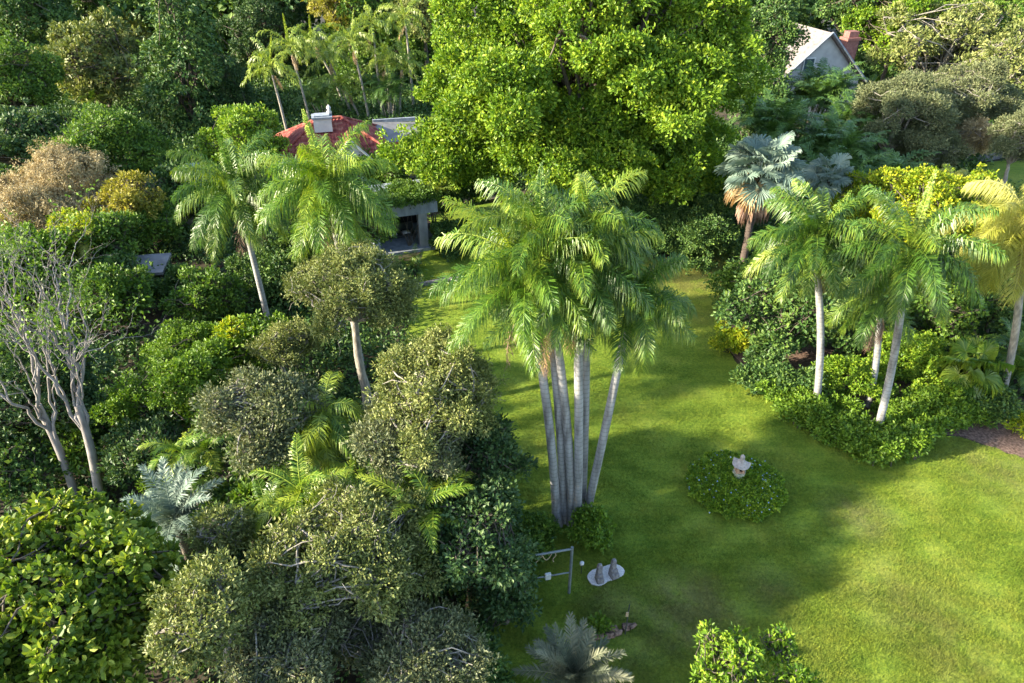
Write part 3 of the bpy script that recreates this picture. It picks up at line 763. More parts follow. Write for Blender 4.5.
g = Geo(); g.add([(gx - 1.4, -D_ - .3, 0), (gx + 1.4, -D_ - .3, 0), (gx + 1.4, -D_ - .3, 2.95), (gx, -D_ - .3, 4.4), (gx - 1.4, -D_ - .3, 2.95), (gx - 1.4, -D_ + .6, 0), (gx + 1.4, -D_ + .6, 0), (gx + 1.4, -D_ + .6, 2.95), (gx, -D_ + .6, 4.4), (gx - 1.4, -D_ + .6, 2.95)],
     [[0, 1, 2, 3, 4]]); g.add([(gx - 1.4, -D_ - .3, 0), (gx - 1.4, -D_ - .3, 2.95), (gx - 1.4, -D_ + .6, 2.95), (gx - 1.4, -D_ + .6, 0), (gx + 1.4, -D_ - .3, 0), (gx + 1.4, -D_ - .3, 2.95), (gx + 1.4, -D_ + .6, 2.95), (gx + 1.4, -D_ + .6, 0)], [[0, 1, 2, 3], [4, 5, 6, 7]])
g.obj('gable_wall', M['plaster_white'], hs)
g = Geo(); tile_slope(g, (-W_ - .7, -D_ - 2.0, 2.15), (-0.6, -D_ - 2.0, 2.15), (-W_ - .7, -D_ - .15, 2.75), (-0.6, -D_ - .15, 2.75), rows=4); g.obj('porch_roof', M['roof_tile'], hs)
for x_ in (-W_ - .5, -2.6, -0.8):
    g = Geo(); box(g, (x_, -D_ - 1.85, 1.05), (.22, .22, 2.1)); g.obj('porch_post', M['plaster_white'], hs)
# flat annex with red trim
g = Geo(); slab(g, [(W_ - 1.2, -0.8, 3.25), (W_ + 2.3, -0.8, 3.05), (W_ + 2.3, 3.4, 3.5), (W_ - 1.2, 3.4, 3.7)], .18); ax_ = g.obj('annex_roof', M['roof_grey'], hs)
g = Geo(); box(g, (W_ + .55, 3.5, 3.72), (3.6, .22, .3)); g.obj('parapet', M['concrete_blue'], ax_)
g = Geo(); box(g, (W_ + .55, -0.86, 2.98), (3.4, .1, .28)); box(g, (W_ + 2.1, -.72, 1.4), (.3, .3, 2.8)); box(g, (W_ + .4, -.72, 1.4), (.25, .3, 2.8)); g.obj('annex_trim', M['red_trim'], hs)
g = Geo(); box(g, (W_ + .55, 1.3, 1.4), (3.0, 3.8, 2.8)); g.obj('annex_wall', M['plaster_white'], hs)
g = Geo(); box(g, (W_ + 1.3, -0.62, 1.5), (1.1, .06, 1.5)); g.obj('window', M['glass_dark'], hs)

# the flat roofed pavilion
pb_ = at_y(406, 250, 41.8); pb_[2] = 0
pv = thing('garden_pavilion', 'open garden pavilion with thick pale blue grey concrete roof slab on a square column', 'pavilion', pb_, rz=R(20))
g = Geo(); box(g, (0.05, 1.9, 2.95), (4.4, 4.4, .72), bev=.03); g.obj('roof', M['concrete_blue'], pv)
g = Geo(); box(g, (1.25, .12, 1.29), (.6, .55, 2.58), bev=.03); g.obj('column', M['concrete'], pv)
g = Geo(); box(g, (-1.85, .12, 1.29), (.4, .5, 2.58), bev=.03); g.obj('column', M['concrete_blue'], pv)
g = Geo(); box(g, (1.95, 3.75, 1.29), (.4, .4, 2.58)); g.obj('rear_column', M['concrete'], pv)
g = Geo(); box(g, (-1.75, 3.75, 1.29), (.4, .4, 2.58)); g.obj('rear_column', M['concrete'], pv)
g = Geo(); box(g, (.05, 4.05, 1.29), (4.2, .14, 2.58)); box(g, (-1.98, 2.1, 1.29), (.12, 3.7, 2.58)); g.obj('wall', M['dark_inside'], pv)  # near-black for interior shade; left side wall added to keep the sun out
g = Geo(); box(g, (0.0, 1.9, .08), (4.4, 4.6, .26), bev=.03); g.obj('floor', M['concrete_blue'], pv)
pR = lambda x, y, z: np.array([pb_[0] + x * math.cos(R(20)) - y * math.sin(R(20)), pb_[1] + x * math.sin(R(20)) + y * math.cos(R(20)), z])
db = thing('daybed', 'dark low daybed in the shade inside the pavilion', 'daybed', pR(0.0, 2.0, .21), rz=R(20))
g = Geo(); box(g, (0, 0, .2), (2.1, .95, .12)); g.obj('seat', M['metal_dark'], db)
g = Geo(); box(g, (0, .5, .45), (2.1, .1, .6)); g.obj('backrest', M['metal_dark'], db)
for sx in (-.95, .95):
    for sy in (-.4, .4):
        g = Geo(); box(g, (sx, sy, .07), (.08, .08, .14)); g.obj('leg', M['metal_dark'], db)
for i, x_ in enumerate((-.45, .45)):
    g = Geo(); lathe(g, [(.05, 0), (.30, .02), (.36, .07), (.30, .12), (.05, .14)], (0, 0, 0), 4, rz=R(45)); o = g.obj('cushion', M['fabric_white'])
    o.location = [float(q) for q in pR(x_, 1.85, .475)]; o.rotation_euler = (0, 0, R(20))
    tag(o, ('white cushion on the left end of the daybed in the pavilion', 'white cushion on the right end of the daybed in the pavilion')[i], 'cushion', 'cushions on the daybed')

# the gabled house far right
gb = at_y(815, 95, 74.0); gb[2] = 0
gh = thing('gabled_house', 'pale gabled house with grey shingle roof and red brick chimney at the top right', 'house', gb, rz=R(14))
PZ, EZ2, HW, LEN = 8.4, 3.6, 5.3, 15.0
g = Geo(); g.add([(-HW + .5, 0, 0), (HW - .5, 0, 0), (HW - .5, 0, EZ2 + .2), (0, 0, PZ - .2), (-HW + .5, 0, EZ2 + .2)], [[0, 1, 2, 3, 4]])
g.add([(-HW + .5, 0, 0), (-HW + .5, LEN, 0), (-HW + .5, LEN, EZ2), (-HW + .5, 0, EZ2), (HW - .5, 0, 0), (HW - .5, LEN, 0), (HW - .5, LEN, EZ2), (HW - .5, 0, EZ2)], [[0, 1, 2, 3], [4, 5, 6, 7]]); wl_ = g.obj('wall', M['plaster'], gh)
g = Geo(); box(g, (-1.6, -.03, 5.3), (1.1, .1, 1.4)); wi = g.obj('window', M['glass_dark'], gh)
g = Geo()
for q in ((-1.6, -.07, 6.05, 1.3, .12), (-1.6, -.07, 4.55, 1.3, .12), (-2.2, -.07, 5.3, .12, 1.4), (-1.0, -.07, 5.3, .12, 1.4)): box(g, q[:3], (q[3], .12, q[4]))
g.obj('frame', M['paint_white'], wi)
g = Geo(); slab(g, [(-HW, -.5, EZ2), (0, -.5, PZ), (0, LEN, PZ), (-HW, LEN, EZ2)], .16); slab(g, [(HW, -.5, EZ2), (0.003, -.5, PZ), (0.003, LEN, PZ), (HW, LEN, EZ2)], .16); rf = g.obj('roof', M['roof_shingle'], gh)
g = Geo()
for s_ in (-1, 1): tube(g, [(s_ * (HW + .1), -.55, EZ2 - .05), (0, -.55, PZ + .02)], .12, 4)
g.obj('bargeboard', M['concrete_blue'], rf)
g = Geo(); slab(g, [(-HW - 3.5, 4.0, 5.4), (-HW - 3.5, 8.0, 8.0), (-1.0, 8.0, 8.0), (-2.2, 4.0, 5.4)], .16); slab(g, [(-HW - 3.5, 12.0, 5.4), (-HW - 3.5, 8.003, 8.0), (-1.0, 8.003, 8.0), (-2.2, 12.0, 5.4)], .16); g.obj('side_roof', M['roof_shingle'], gh)
g = Geo(); box(g, (3.3, .9, 3.75), (1.3, 1.1, 7.5)); box(g, (3.3, .9, 7.55), (1.55, 1.35, .25)); ch = g.obj('chimney', M['brick_red'], gh)
g = Geo(); box(g, (3.3, .9, 7.95), (1.1, .9, .6)); g.obj('chimney_pot', M['brick_red'], ch)

# the shed among the trees at the left
sb = at_y(146, 292, 34.5); sb[2] = 0
sh = thing('garden_shed', 'dark open fronted shed with flat grey roof in the trees at the left', 'shed', sb, rz=R(10))
g = Geo(); slab(g, [(-1.6, -.3, 2.25), (1.3, -.3, 2.25), (1.3, 1.9, 2.4), (-1.6, 1.9, 2.4)], .16); g.obj('roof', M['roof_grey'], sh)
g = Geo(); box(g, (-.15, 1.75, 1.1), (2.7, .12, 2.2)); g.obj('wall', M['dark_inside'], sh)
g = Geo(); box(g, (-1.45, 0, 1.03), (.16, .16, 2.06)); g.obj('post', M['bark_brown'], sh)
g = Geo(); box(g, (1.1, 0, 1.03), (.16, .16, 2.06)); g.obj('post', M['bark_brown'], sh)
# grey roofed outbuilding beyond
ob_ = at_y(176, 185, 47.0); ob_[2] = 0
oh = thing('outbuilding', 'low outbuilding with pale grey roof left of the nearest palm crown', 'outbuilding', ob_, rz=R(8))
g = Geo(); slab(g, [(-1.7, -1.5, 3.0), (1.7, -1.5, 3.0), (1.7, 1.5, 3.7), (-1.7, 1.5, 3.7)], .15); g.obj('roof', M['concrete'], oh)
g = Geo(); box(g, (0, 0, 1.4), (3.0, 2.4, 2.8)); g.obj('wall', M['plaster'], oh)
g = Geo(); box(g, (-.75, -1.22, 1.5), (1.0, .08, 1.4)); g.obj('window', M['glass_dark'], oh)
g = Geo(); box(g, (.75, -1.22, 1.5), (1.0, .08, 1.4)); g.obj('window', M['glass_dark'], oh)

# low walls
def low_wall(name, label, px_pts, h, w, mat):
    pts = np.array([P(*q) for q in px_pts]); base = pts.mean(0); g = Geo()
    t = nrm(np.gradient(pts, axis=0)); s = np.stack([-t[:, 1], t[:, 0], t[:, 2] * 0], 1) * w / 2
    n = len(pts); up = np.array([0, 0, h])
    V = np.concatenate([pts + s, pts + s + up, pts - s + up, pts - s]) - base; i = np.arange(n - 1)
    for a in range(3): g.add(V, np.stack([a * n + i, a * n + i + 1, (a + 1) * n + i + 1, (a + 1) * n + i], -1))
    for k in (0, n - 1): g.add(V[[k, n + k, 2 * n + k, 3 * n + k]], [[0, 1, 2, 3]])
    o = g.obj(name, M[mat], loc=base); tag(o, label, 'wall'); return o
low_wall('low_wall', 'long low pale stone edging at the far end of the lawn by the pavilion', [(436, 212), (465, 206), (490, 202), (515, 198), (545, 193)], .28, .3, 'sand_path')
low_wall('garden_wall', 'low grey stone wall under the grey trees at the right edge', [(955, 166), (980, 161), (1005, 157), (1045, 152)], .5, .4, 'stone_grey')
low_wall('edging', 'short stone edging in front of the pavilion planting', [(408, 290), (425, 285), (445, 281), (470, 279)], .2, .22, 'stone_grey')

# ------------------------------------------------------------------ garden objects
lan = P(735, 489)
lr = thing('stone_lantern', 'small stone lantern with a pale curved roof in the round bed', 'lantern', lan)
g = Geo(); lathe(g, [(.34, .2), (.34, .36), (.26, .42), (.2, .48), (.2, .62)], sides=8, smooth=False); lathe(g, [(.2, .62), (.34, .68), (.34, .76)], sides=6, smooth=False); g.obj('base', M['lantern_moss'], lr)
g = Geo()
for k in range(4):
    a = k * math.pi / 2 + math.pi / 4; box(g, (.19 * math.cos(a), .19 * math.sin(a), .91), (.11, .11, .30))
box(g, (0, 0, 1.04), (.44, .44, .05)); box(g, (0, 0, .785), (.42, .42, .05)); fb = g.obj('firebox', M['lantern_rust'], lr)
g = Geo(); box(g, (0, 0, .91), (.2, .2, .24)); g.obj('chamber_shade', M['dark_inside'], fb)  # solid near-black block stands in for the shade inside the firebox
g = Geo(); n = 24; V = []
for r_, z_ in ((0.06, 1.05), (.38, 1.07), (.42, 1.12), (.27, 1.22), (.15, 1.33), (.09, 1.40)):
    for k in range(n):
        a = k * 2 * math.pi / n; c6 = max(0, math.cos(3 * a)) ** 3
        rr = r_ * (1 + (.2 * c6 if r_ > .2 else 0)); V.append((rr * math.cos(a), rr * math.sin(a), z_ + (.09 * c6 if r_ > .35 else 0)))
i = np.arange(5)[:, None] * n; j = np.arange(n)[None]; kx = (j + 1) % n
g.add(V, np.stack([i + j, i + kx, i + n + kx, i + n + j], -1).reshape(-1, 4)); g.add(V[-n:], [list(range(n))]); g.obj('roof', M['lantern_stone'], lr)
g = Geo(); lathe(g, [(.09, 1.40), (.13, 1.44), (.09, 1.49), (.12, 1.54), (.09, 1.60), (.01, 1.65)], sides=12); g.obj('finial', M['lantern_stone'], lr)

lr.scale = (.78, .78, .95); lr.location.z = .26
pad, _ = sheet('stone_pad', [(587, 577), (592, 571), (600, 569), (608, 566), (616, 565), (623, 569), (624, 575), (616, 579), (608, 582), (601, 586), (592, 585)], 0.008, M['gravel_white'], wob=.008, thick=.05, step=.12)
tag(pad, 'pale pebbled oval pad under the two stone figures on the lawn', 'stone pad')
def idol(label, px, py, rz, hh, wide):
    b = P(px, py, .06); r = thing('stone_stele', label, 'stone figure', b, 'stone figures on the pale pad', R(rz)); r.scale = (.74, .74, .74); rng = np.random.default_rng(int(px))
    g = Geo(); box(g, (0, -.06, .14), (.36 * wide, .46, .28), bev=.04, taper=.92); box(g, (0, .0, .36), (.30 * wide, .34, .18), bev=.03, taper=.92); g.obj('plinth', M['stone_grey'], r)
    g = Geo(); box(g, (0, .05, .45 + .28 * hh), (.27, .25, .56 * hh), bev=.04, taper=.86); box(g, (0, .05, .45 + .60 * hh), (.20, .19, .10), bev=.04); V = g.v[0]; V[:] = V + rng.normal(0, .008, V.shape)
    g.obj('shaft', M['stone_grey'], r)
idol('left stone figure on the pale pad, squarer and nearer', 599, 579, 12, .80, 1.0)
idol('right stone figure on the pale pad, slimmer with a wide plinth', 613, 574.5, 24, .84, 1.15)

# pipe frame beside the dark shrubs
fp = P(569, 593); fr = thing('pipe_frame', 'grey metal pipe frame with a crossbar and small white box beside the palm clump', 'frame', fp)
top_l = P(480, 575, 2.25) - fp; mid_l = P(508, 590, 1.1) - fp; lean = P(567, 550, 2.25) - fp
lean = np.array([0, 0, 2.3])
g = Geo(); tube(g, [(0, 0, 0), lean], .05, 8); g.obj('post', M['metal_grey'], fr)
dirv = np.array([-2.6, -0.55, 0])
g = Geo(); tube(g, [lean + [0, 0, -.08], lean + dirv + [0, 0, -.08]], .04, 8); g.obj('top_rail', M['metal_grey'], fr)
g = Geo(); tube(g, [(0, 0, 1.08), np.array([0, 0, 1.08]) + dirv], .028, 8); g.obj('middle_rail', M['metal_grey'], fr)
g = Geo(); tube(g, [dirv, lean + dirv], .05, 8); g.obj('post', M['metal_grey'], fr)
g = Geo(); box(g, np.array([0, 0, 1.08]) + dirv * .29, (.2, .10, .26), rz=R(12), bev=.015); g.obj('box', M['paint_white'], fr)
g = Geo(); rng = np.random.default_rng(3)
def hang(a, b, sag):
    p0 = lean + dirv * a; p1 = lean + dirv * b; t = np.linspace(0, 1, 9)[:, None]; p = p0 + (p1 - p0) * t; p[:, 2] -= .1 + sag * np.sin(np.pi * t[:, 0]); tube(g, p, .018, 5)
hang(.36, .62, .38); hang(.25, .38, .30)
for a, l in ((.22, .45), (.62, .35), (.82, 1.1)):
    p0 = lean + dirv * a; t = np.linspace(0, 1, 7); tube(g, np.stack([p0[0] + .05 * np.sin(t * 6), p0[1] + 0 * t, p0[2] - .1 - l * t], 1), .018, 5)
g.obj('rope', M['rope'], fr)

def path_light(label, px, py, h=.5):
    r = thing('path_light', label, 'garden light', P(px, py), 'small garden lights')
    g = Geo(); tube(g, [(0, 0, 0), (0, 0, h)], .015, 6); g.obj('post', M['metal_dark'], r)
    g = Geo(); lathe(g, [(.02, h), (.075, h + .02), (.08, h + .10), (.03, h + .13)], sides=10); g.obj('lamp_head', M['paint_white'], r)
path_light('small white garden light between the pipe frame and the stone pad', 581, 574)
path_light('small white garden light in the dark grass left of the cycad', 509, 608)
# dark stake with a tag and a rough log edging
sk = thing('stake', 'thin dark stake with a tan tag at the end of the log edging', 'stake', P(625, 634))
g = Geo(); tube(g, [(0, 0, 0), (0.01, 0, 1.5)], .02, 6); g.obj('pole', M['metal_dark'], sk)
g = Geo(); box(g, (-.03, -.03, 1.05), (.09, .02, .22)); g.obj('tag', M['rope'], sk)
eb = P(605, 637); le = thing('log_edging', 'short rough purple brown log edging on the grass beside the cycad', 'edging', eb)
rng = np.random.default_rng(8); pe = [P(583, 645), P(590, 641), P(600, 637), P(610, 635), P(618, 632), P(629, 628)]
for a, b in zip(pe[:-1], pe[1:]):
    g = Geo()
    for k in range(5):
        q = a + (b - a) * rng.random() + rng.normal(0, .06, 3) * [1, 1, 0]; d = (b - a) * rng.uniform(.5, .8) + rng.normal(0, .06, 3) * [1, 1, 0]
        p = np.stack([q - d / 2, q, q + d / 2]) + [0, 0, .07 + .05 * k % .14]; p[1] += rng.normal(0, .02, 3); tube(g, p - eb, rng.uniform(.05, .09), 7)
    g.obj('log', M['mulch'], le)

# ------------------------------------------------------------------ round bed and hedge
def bed(name, label, cat, pts_r, style, seed, h, mat2=None, n2=0):
    pass
bc = P(735, 489); rng = np.random.default_rng(21)
rb = thing('shrub_bed', 'low round clipped bed of dark green ground shrub with pale blue flowers round the lantern', 'flower bed', bc)
lob = []
for i in range(120):
    a = i * 2.39996; q = math.sqrt((i + .5) / 120) * 1.68
    lob.append((np.array([q * math.cos(a), q * .93 * math.sin(a), .12 + .36 * (1 - (q / 1.8) ** 4) + rng.normal(0, .02)]), np.array([.27, .27, .17]) * rng.uniform(.85, 1.2)))
geo, pos, o = crown_geo(rng, lob, .10, .06, 2.6, .13, 18, up=.6, zmin=.02, hole=0.0, maxn=80000, ragged=.03)
geo.obj('foliage', M['leaf_bright'], rb)
g = Geo(); sel = rng.choice(len(pos), 300); ok = (np.hypot(pos[sel, 0], pos[sel, 1]) > .7); q = pos[sel][ok]
leaves(g, q + o[sel][ok] * .12, unit(rng, len(q)), np.tile([0., 0, 1], (len(q), 1)), .075, .07, rng.random(len(q))); tag(g.obj('flowers', M['petal'], rb), kind='stuff')

hb_ = P(850, 430); hg = thing('hedge', 'long loose bright green hedge curving along the lawn edge below the right palms', 'hedge', hb_)
rng = np.random.default_rng(22); lob = []
hp = [P(*q) for q in [(786, 410), (803, 424), (822, 436), (843, 448), (862, 457), (882, 463), (900, 455), (914, 440), (932, 430), (950, 425), (968, 420)]]
for a, b in zip(hp[:-1], hp[1:]):
    for t in (0, .33, .66):
        q = a + (b - a) * t - hb_ + rng.normal(0, .12, 3) * [1, 1, 0]; s = rng.uniform(.42, .72)
        lob.append((q + [0, .1, s * .75], np.array([s * .75, s * .75, s * .85])))
        for _ in range(3):
            w = rng.uniform(.25, .45); lob.append((q + [rng.normal(0, .5), rng.normal(.2, .4), s * rng.uniform(.7, 1.5)], np.array([w, w, w * .8])))
        if rng.random() < .75: lob.append((q + [-.1, 1.0, s * .8], np.array([s * .7, s * .8, s * .8])))
geo, pos, o = crown_geo(rng, lob, .15, .085, 1.6, .22, 20, up=.5, zmin=.05, hole=.3, maxn=90000)
geo.obj('foliage', M['leaf_vine'], hg)
g = Geo()
for i in range(60): q = pos[rng.integers(len(pos))] * [1, 1, .8]; limb(g, rng, q * [1, 1, 0], q, .025, .008, 4, .2, 5)
tag(g.obj('stems', M['bark_brown'], hg), kind='stuff')

# ------------------------------------------------------------------ the big trees
tree('spreading_tree', 'huge bright yellow green spreading tree dominating the top centre behind the palm clump', 'tree', 584, 104, 8.6, 160, 1.04, 'ficus', lean=(0, 0), depth_k=.75, trunk=.6, seed=4242)
T = tree
tree('conical_tree', 'tall dense dark green conical tree left of the thin palms at the back', 'tree', 186, 70, 5.8, 52, 1.75, 'conic')
T = tree
T('tree', 'very dark tree at the top left corner of the view', 'tree', 22, 18, 8, 60, .75, 'dark')
T('tree', 'dark green tree at the top edge just left of the conical tree', 'tree', 105, 6, 7, 52, .8, 'dark')
T('tree', 'yellow olive rounded tree left of the conical tree', 'tree', 98, 66, 5.2, 46, .85, 'gold', mat='leaf_olive', L=.3, W=.16, cover=1.3)
T('tree', 'small yellow green tree close against the conical tree on its left', 'tree', 118, 38, 5, 22, .9, 'gold')
T('tree', 'mid green tree at the left edge above the flat layered tree', 'tree', 12, 82, 6, 38, .8, 'broad')
T('tree', 'dark tree with flat layered boughs at the left edge above the tan mound', 'tree', 22, 140, 4.6, 60, .5, 'teal', L=.26, W=.14)
T('tree', 'rounded mid green tree between the conical tree and the tan mound', 'tree', 113, 152, 4.5, 50, .75, 'broad')
T('tree', 'feathery pale green tree right of the top of the conical tree', 'tree', 236, 20, 6, 36, .8, 'bright', L=.3, W=.1, mat='leaf_vine')
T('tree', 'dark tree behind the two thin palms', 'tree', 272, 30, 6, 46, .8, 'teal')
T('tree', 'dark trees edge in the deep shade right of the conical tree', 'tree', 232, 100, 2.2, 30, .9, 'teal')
T('tree', 'golden yellow tree at the top edge left of the huge bright tree', 'tree', 346, 8, 9, 38, .6, 'gold')
T('tree', 'dull golden tree at the top edge touching the huge bright tree', 'tree', 425, 16, 8.5, 30, .8, 'gold', mat='leaf_olive')
T('tree', 'dark shady tree behind the palm grove above the red roof', 'tree', 385, 40, 5, 62, .8, 'broad')
T('tree', 'bright yellow green bushy tree left of the red tiled roof', 'tree', 243, 145, 4.2, 40, .8, 'bright')
T('tree', 'dark tree with a few greyish sprays at the right of the huge bright tree', 'tree', 757, 56, 7.5, 36, 1.2, 'dark')
T('tree', 'bright green tree right of the brick chimney at the top', 'tree', 896, 28, 7.5, 36, 1.0, 'bright')
T('tree', 'bright tree at the top edge above the grey trees', 'tree', 965, -2, 9, 40, .6, 'bright')
T('tree', 'dark tree behind the gabled house', 'tree', 858, 8, 9, 34, .8, 'dark')
T('tree', 'green tree at the top right corner', 'tree', 1015, 18, 8, 30, .8, 'broad')
T('grey_tree', 'large grey green tree at the top right', 'tree', 940, 55, 5.5, 62, .75, 'greyoak', mat='leaf_olive', L=.24, W=.11, cover=1.1)
T('grey_tree', 'grey green tree at the right edge beside the largest grey tree', 'tree', 1008, 70, 5.5, 48, .8, 'greyoak', mat='leaf_olive', L=.24, W=.11, cover=1.1)
T('grey_tree', 'darker slate grey tree in front of the grey trees next to the dark palms', 'tree', 897, 118, 4.5, 46, .85, 'greyoak')
T('grey_tree', 'slate grey tree above the pale tan bush at the right', 'tree', 968, 105, 4.5, 42, .8, 'greyoak')
T('bush', 'pale tan bush under the grey trees at the right', 'bush', 972, 138, 2.6, 22, .85, 'oak', mat='leaf_tan', L=.22, W=.09, bare=4)
T('bush', 'dusky bush left of the pale tan bush at the right', 'bush', 925, 150, 2.2, 34, .7, 'greyoak', bare=4)
T('tree', 'pale feathery grey tree hanging over the low wall at the right edge', 'tree', 1022, 140, 4, 28, 1.0, 'greyoak')
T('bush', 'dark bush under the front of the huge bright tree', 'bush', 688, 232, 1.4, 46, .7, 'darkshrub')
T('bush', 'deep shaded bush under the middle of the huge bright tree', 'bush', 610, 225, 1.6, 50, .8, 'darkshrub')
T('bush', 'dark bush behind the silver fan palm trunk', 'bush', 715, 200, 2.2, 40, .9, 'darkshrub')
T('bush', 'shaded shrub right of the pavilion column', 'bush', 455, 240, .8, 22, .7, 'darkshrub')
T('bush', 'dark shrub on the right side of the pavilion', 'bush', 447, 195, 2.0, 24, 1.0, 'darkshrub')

# left edge, tan mound and what stands round it
T('vine_mound', 'tan dry vine smothered mound at the left edge', 'vine covered tree', 62, 202, 3.2, 54, .85, 'tan')
T('bush', 'yellow topped bush right of the tan mound', 'bush', 130, 208, 3.4, 32, .85, 'gold')
T('bush', 'green bush under the yellow topped bush by the shed', 'bush', 108, 240, 3.0, 36, .9, 'broad')
T('bush', 'lime yellow bush in front of the tan mound', 'bush', 72, 240, 3.4, 32, .7, 'lime')
T('tree', 'olive green tree behind the bare branched tree at the left edge', 'tree', 18, 275, 2.9, 50, .9, 'broad', mat='leaf_vine')
T('tree', 'dark green tree behind the bare branched tree on its right', 'tree', 100, 300, 2.2, 44, .9, 'broad')
T('tree', 'shaded tree low behind the trunks of the bare branched tree', 'tree', 20, 400, 3.2, 64, .9, 'teal')
T('tree', 'dark tree right of the bare trunks above the silver feather palm', 'tree', 148, 452, 2.4, 34, .85, 'teal')
T('bush', 'leafy green shrub at the foot of the nearest left palm', 'bush', 205, 300, 1.6, 34, .85, 'broad')
T('bush', 'green shrub behind the trunk of the nearest left palm', 'bush', 280, 270, 1.6, 36, .85, 'darkshrub')
T('bush', 'dark shrub in the shade under the shed roof', 'bush', 178, 285, 1.2, 26, .8, 'darkshrub')

T('vine_mound', 'bright green vine covered mound in the middle of the left trees', 'vine covered tree', 178, 395, 3.0, 50, .85, 'vine')
T('vine_mound', 'small bright vine covered hump at the back of the bright green mound', 'vine covered tree', 185, 345, 1.8, 32, .6, 'vine')
T('bush', 'yellow green bush between the bright vine mound and the olive oaks', 'bush', 248, 345, 2.6, 34, .75, 'gold', mat='leaf_vine')
T('bush', 'small yellow bush on top of the yellow green bush', 'bush', 238, 335, 3.1, 16, .7, 'lime')

# olive oaks
OAK = 'olive oaks among the left hand trees'
T('oak', 'olive grey oak in front of the right hand one of the two left palms', 'oak tree', 352, 292, 6.4, 66, .72, 'oak', OAK)
T('oak', 'broad olive oak left of the tall palm clump over the lawn edge', 'oak tree', 432, 396, 6.3, 68, .85, 'oak', OAK)
T('oak', 'dusky oak below the yellow green bush', 'oak tree', 262, 415, 5.4, 58, .8, 'greyoak', OAK)
T('oak', 'small olive oak between the vine mound and the dark drooping palm', 'oak tree', 285, 345, 3.4, 32, .8, 'oak', OAK)
T('oak', 'dark olive oak under the broad olive oak beside the palm clump', 'oak tree', 408, 436, 5.6, 50, .8, 'oak', OAK, mat='leaf_grey')
T('oak', 'sunlit olive oak with pale crooked dead limbs at the bottom centre left', 'oak tree', 345, 556, 4.7, 74, .75, 'oak', OAK, bare=22)
T('oak', 'sunlit tan olive oak right of the big leaved tree at the bottom', 'oak tree', 203, 622, 5.4, 52, 1.0, 'oak', OAK)
T('oak', 'small olive oak beside the silver feather palm', 'oak tree', 222, 535, 4.4, 34, .8, 'oak', OAK)
T('oak', 'shaded oak at the bottom edge left of centre', 'oak tree', 285, 655, 3.6, 66, .85, 'oak', OAK, mat='leaf_grey')
T('oak', 'grey oak at the bottom edge nearest the cycad', 'oak tree', 428, 652, 3.0, 48, .8, 'oak', OAK, mat='leaf_grey')
T('oak', 'oak crown low in the shade below the dead limbs', 'oak tree', 375, 620, 2.6, 46, .8, 'oak', OAK, mat='leaf_grey')
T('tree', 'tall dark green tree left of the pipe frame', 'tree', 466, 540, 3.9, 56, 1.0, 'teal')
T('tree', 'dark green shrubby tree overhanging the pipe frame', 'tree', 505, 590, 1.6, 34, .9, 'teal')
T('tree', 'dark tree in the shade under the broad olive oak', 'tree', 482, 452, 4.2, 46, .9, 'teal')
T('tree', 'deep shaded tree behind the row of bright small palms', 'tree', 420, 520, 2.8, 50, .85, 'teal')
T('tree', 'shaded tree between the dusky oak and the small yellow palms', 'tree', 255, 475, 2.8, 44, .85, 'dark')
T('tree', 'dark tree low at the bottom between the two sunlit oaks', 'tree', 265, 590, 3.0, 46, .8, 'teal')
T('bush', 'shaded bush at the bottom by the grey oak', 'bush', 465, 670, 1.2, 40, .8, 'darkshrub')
T('big_leaf_tree', 'big tree with large glossy sunlit leaves filling the bottom left corner', 'tree', 50, 622, 4.3, 126, .85, 'grape', depth_k=1.0)
T('big_leaf_tree', 'lower shaded bough of large leaves at the very bottom left edge', 'tree', 30, 695, 3.4, 105, .7, 'grape')
T('bush', 'bright green shrubs at the foot of the tall palm clump', 'bush', 590, 526, .6, 20, .9, 'shrub', mat='leaf_vine')
T('bush', 'dull yellow green shrub left of the foot of the tall palm clump', 'bush', 530, 535, .6, 24, .8, 'shrub')
T('bush', 'tiny yellow green plant beside the log edging', 'plant', 600, 628, .2, 9, .7, 'shrub', mat='leaf_vine')
T('young_tree', 'young tree with bright lime leaves at the bottom edge of the lawn', 'tree', 728, 668, 6.9, 36, .8, 'lime', mat='leaf_bright', L=.12, W=.055, cr=.15, trunk=.045, cn=16, hole=.5, lobes=7)
T('young_tree', 'small lime leaved sapling right of the young lime tree at the bottom edge', 'tree', 780, 648, 6.9, 18, .7, 'lime', mat='leaf_bright', L=.12, W=.055, cr=.15, trunk=.04, cn=14, hole=.5, lobes=6)
T('young_tree', 'low lime leaved sapling cut by the bottom edge', 'tree', 790, 690, 6.7, 24, .6, 'lime', mat='leaf_bright', L=.12, W=.055, cr=.15, trunk=.04, cn=14, hole=.5, lobes=6)

# right hand bed
T('tree', 'bright yellow tree behind the right hand palms', 'tree', 912, 216, 3.5, 50, 1.0, 'lime')
T('tree', 'yellow sprawling bush left of the bright yellow tree', 'tree', 866, 205, 3.3, 26, 1.1, 'lime')
T('tree', 'yellow green bush between the yellow tree and the drooping golden palm', 'tree', 962, 205, 3.3, 26, 1.2, 'lime')
T('tree', 'dense dark green glossy shrub tree under the left one of the right hand palms', 'tree', 782, 318, 2.2, 52, .85, 'dark', L=.22, W=.13)
T('bush', 'dark leaved low shrub at the lawn edge under the dark glossy shrub tree', 'bush', 765, 370, .7, 22, .8, 'darkshrub')
T('bush', 'bright green shrub above the dark glossy shrub tree', 'bush', 745, 285, 1.6, 26, .9, 'broad')
T('bush', 'yellow green shrub at the lawn edge left of the dark glossy shrub tree', 'bush', 731, 340, .7, 16, .9, 'limeshrub')
T('bush', 'lime shrub behind the leaning pale palm trunks', 'bush', 845, 378, 1.2, 30, .8, 'shrub', mat='leaf_bright')
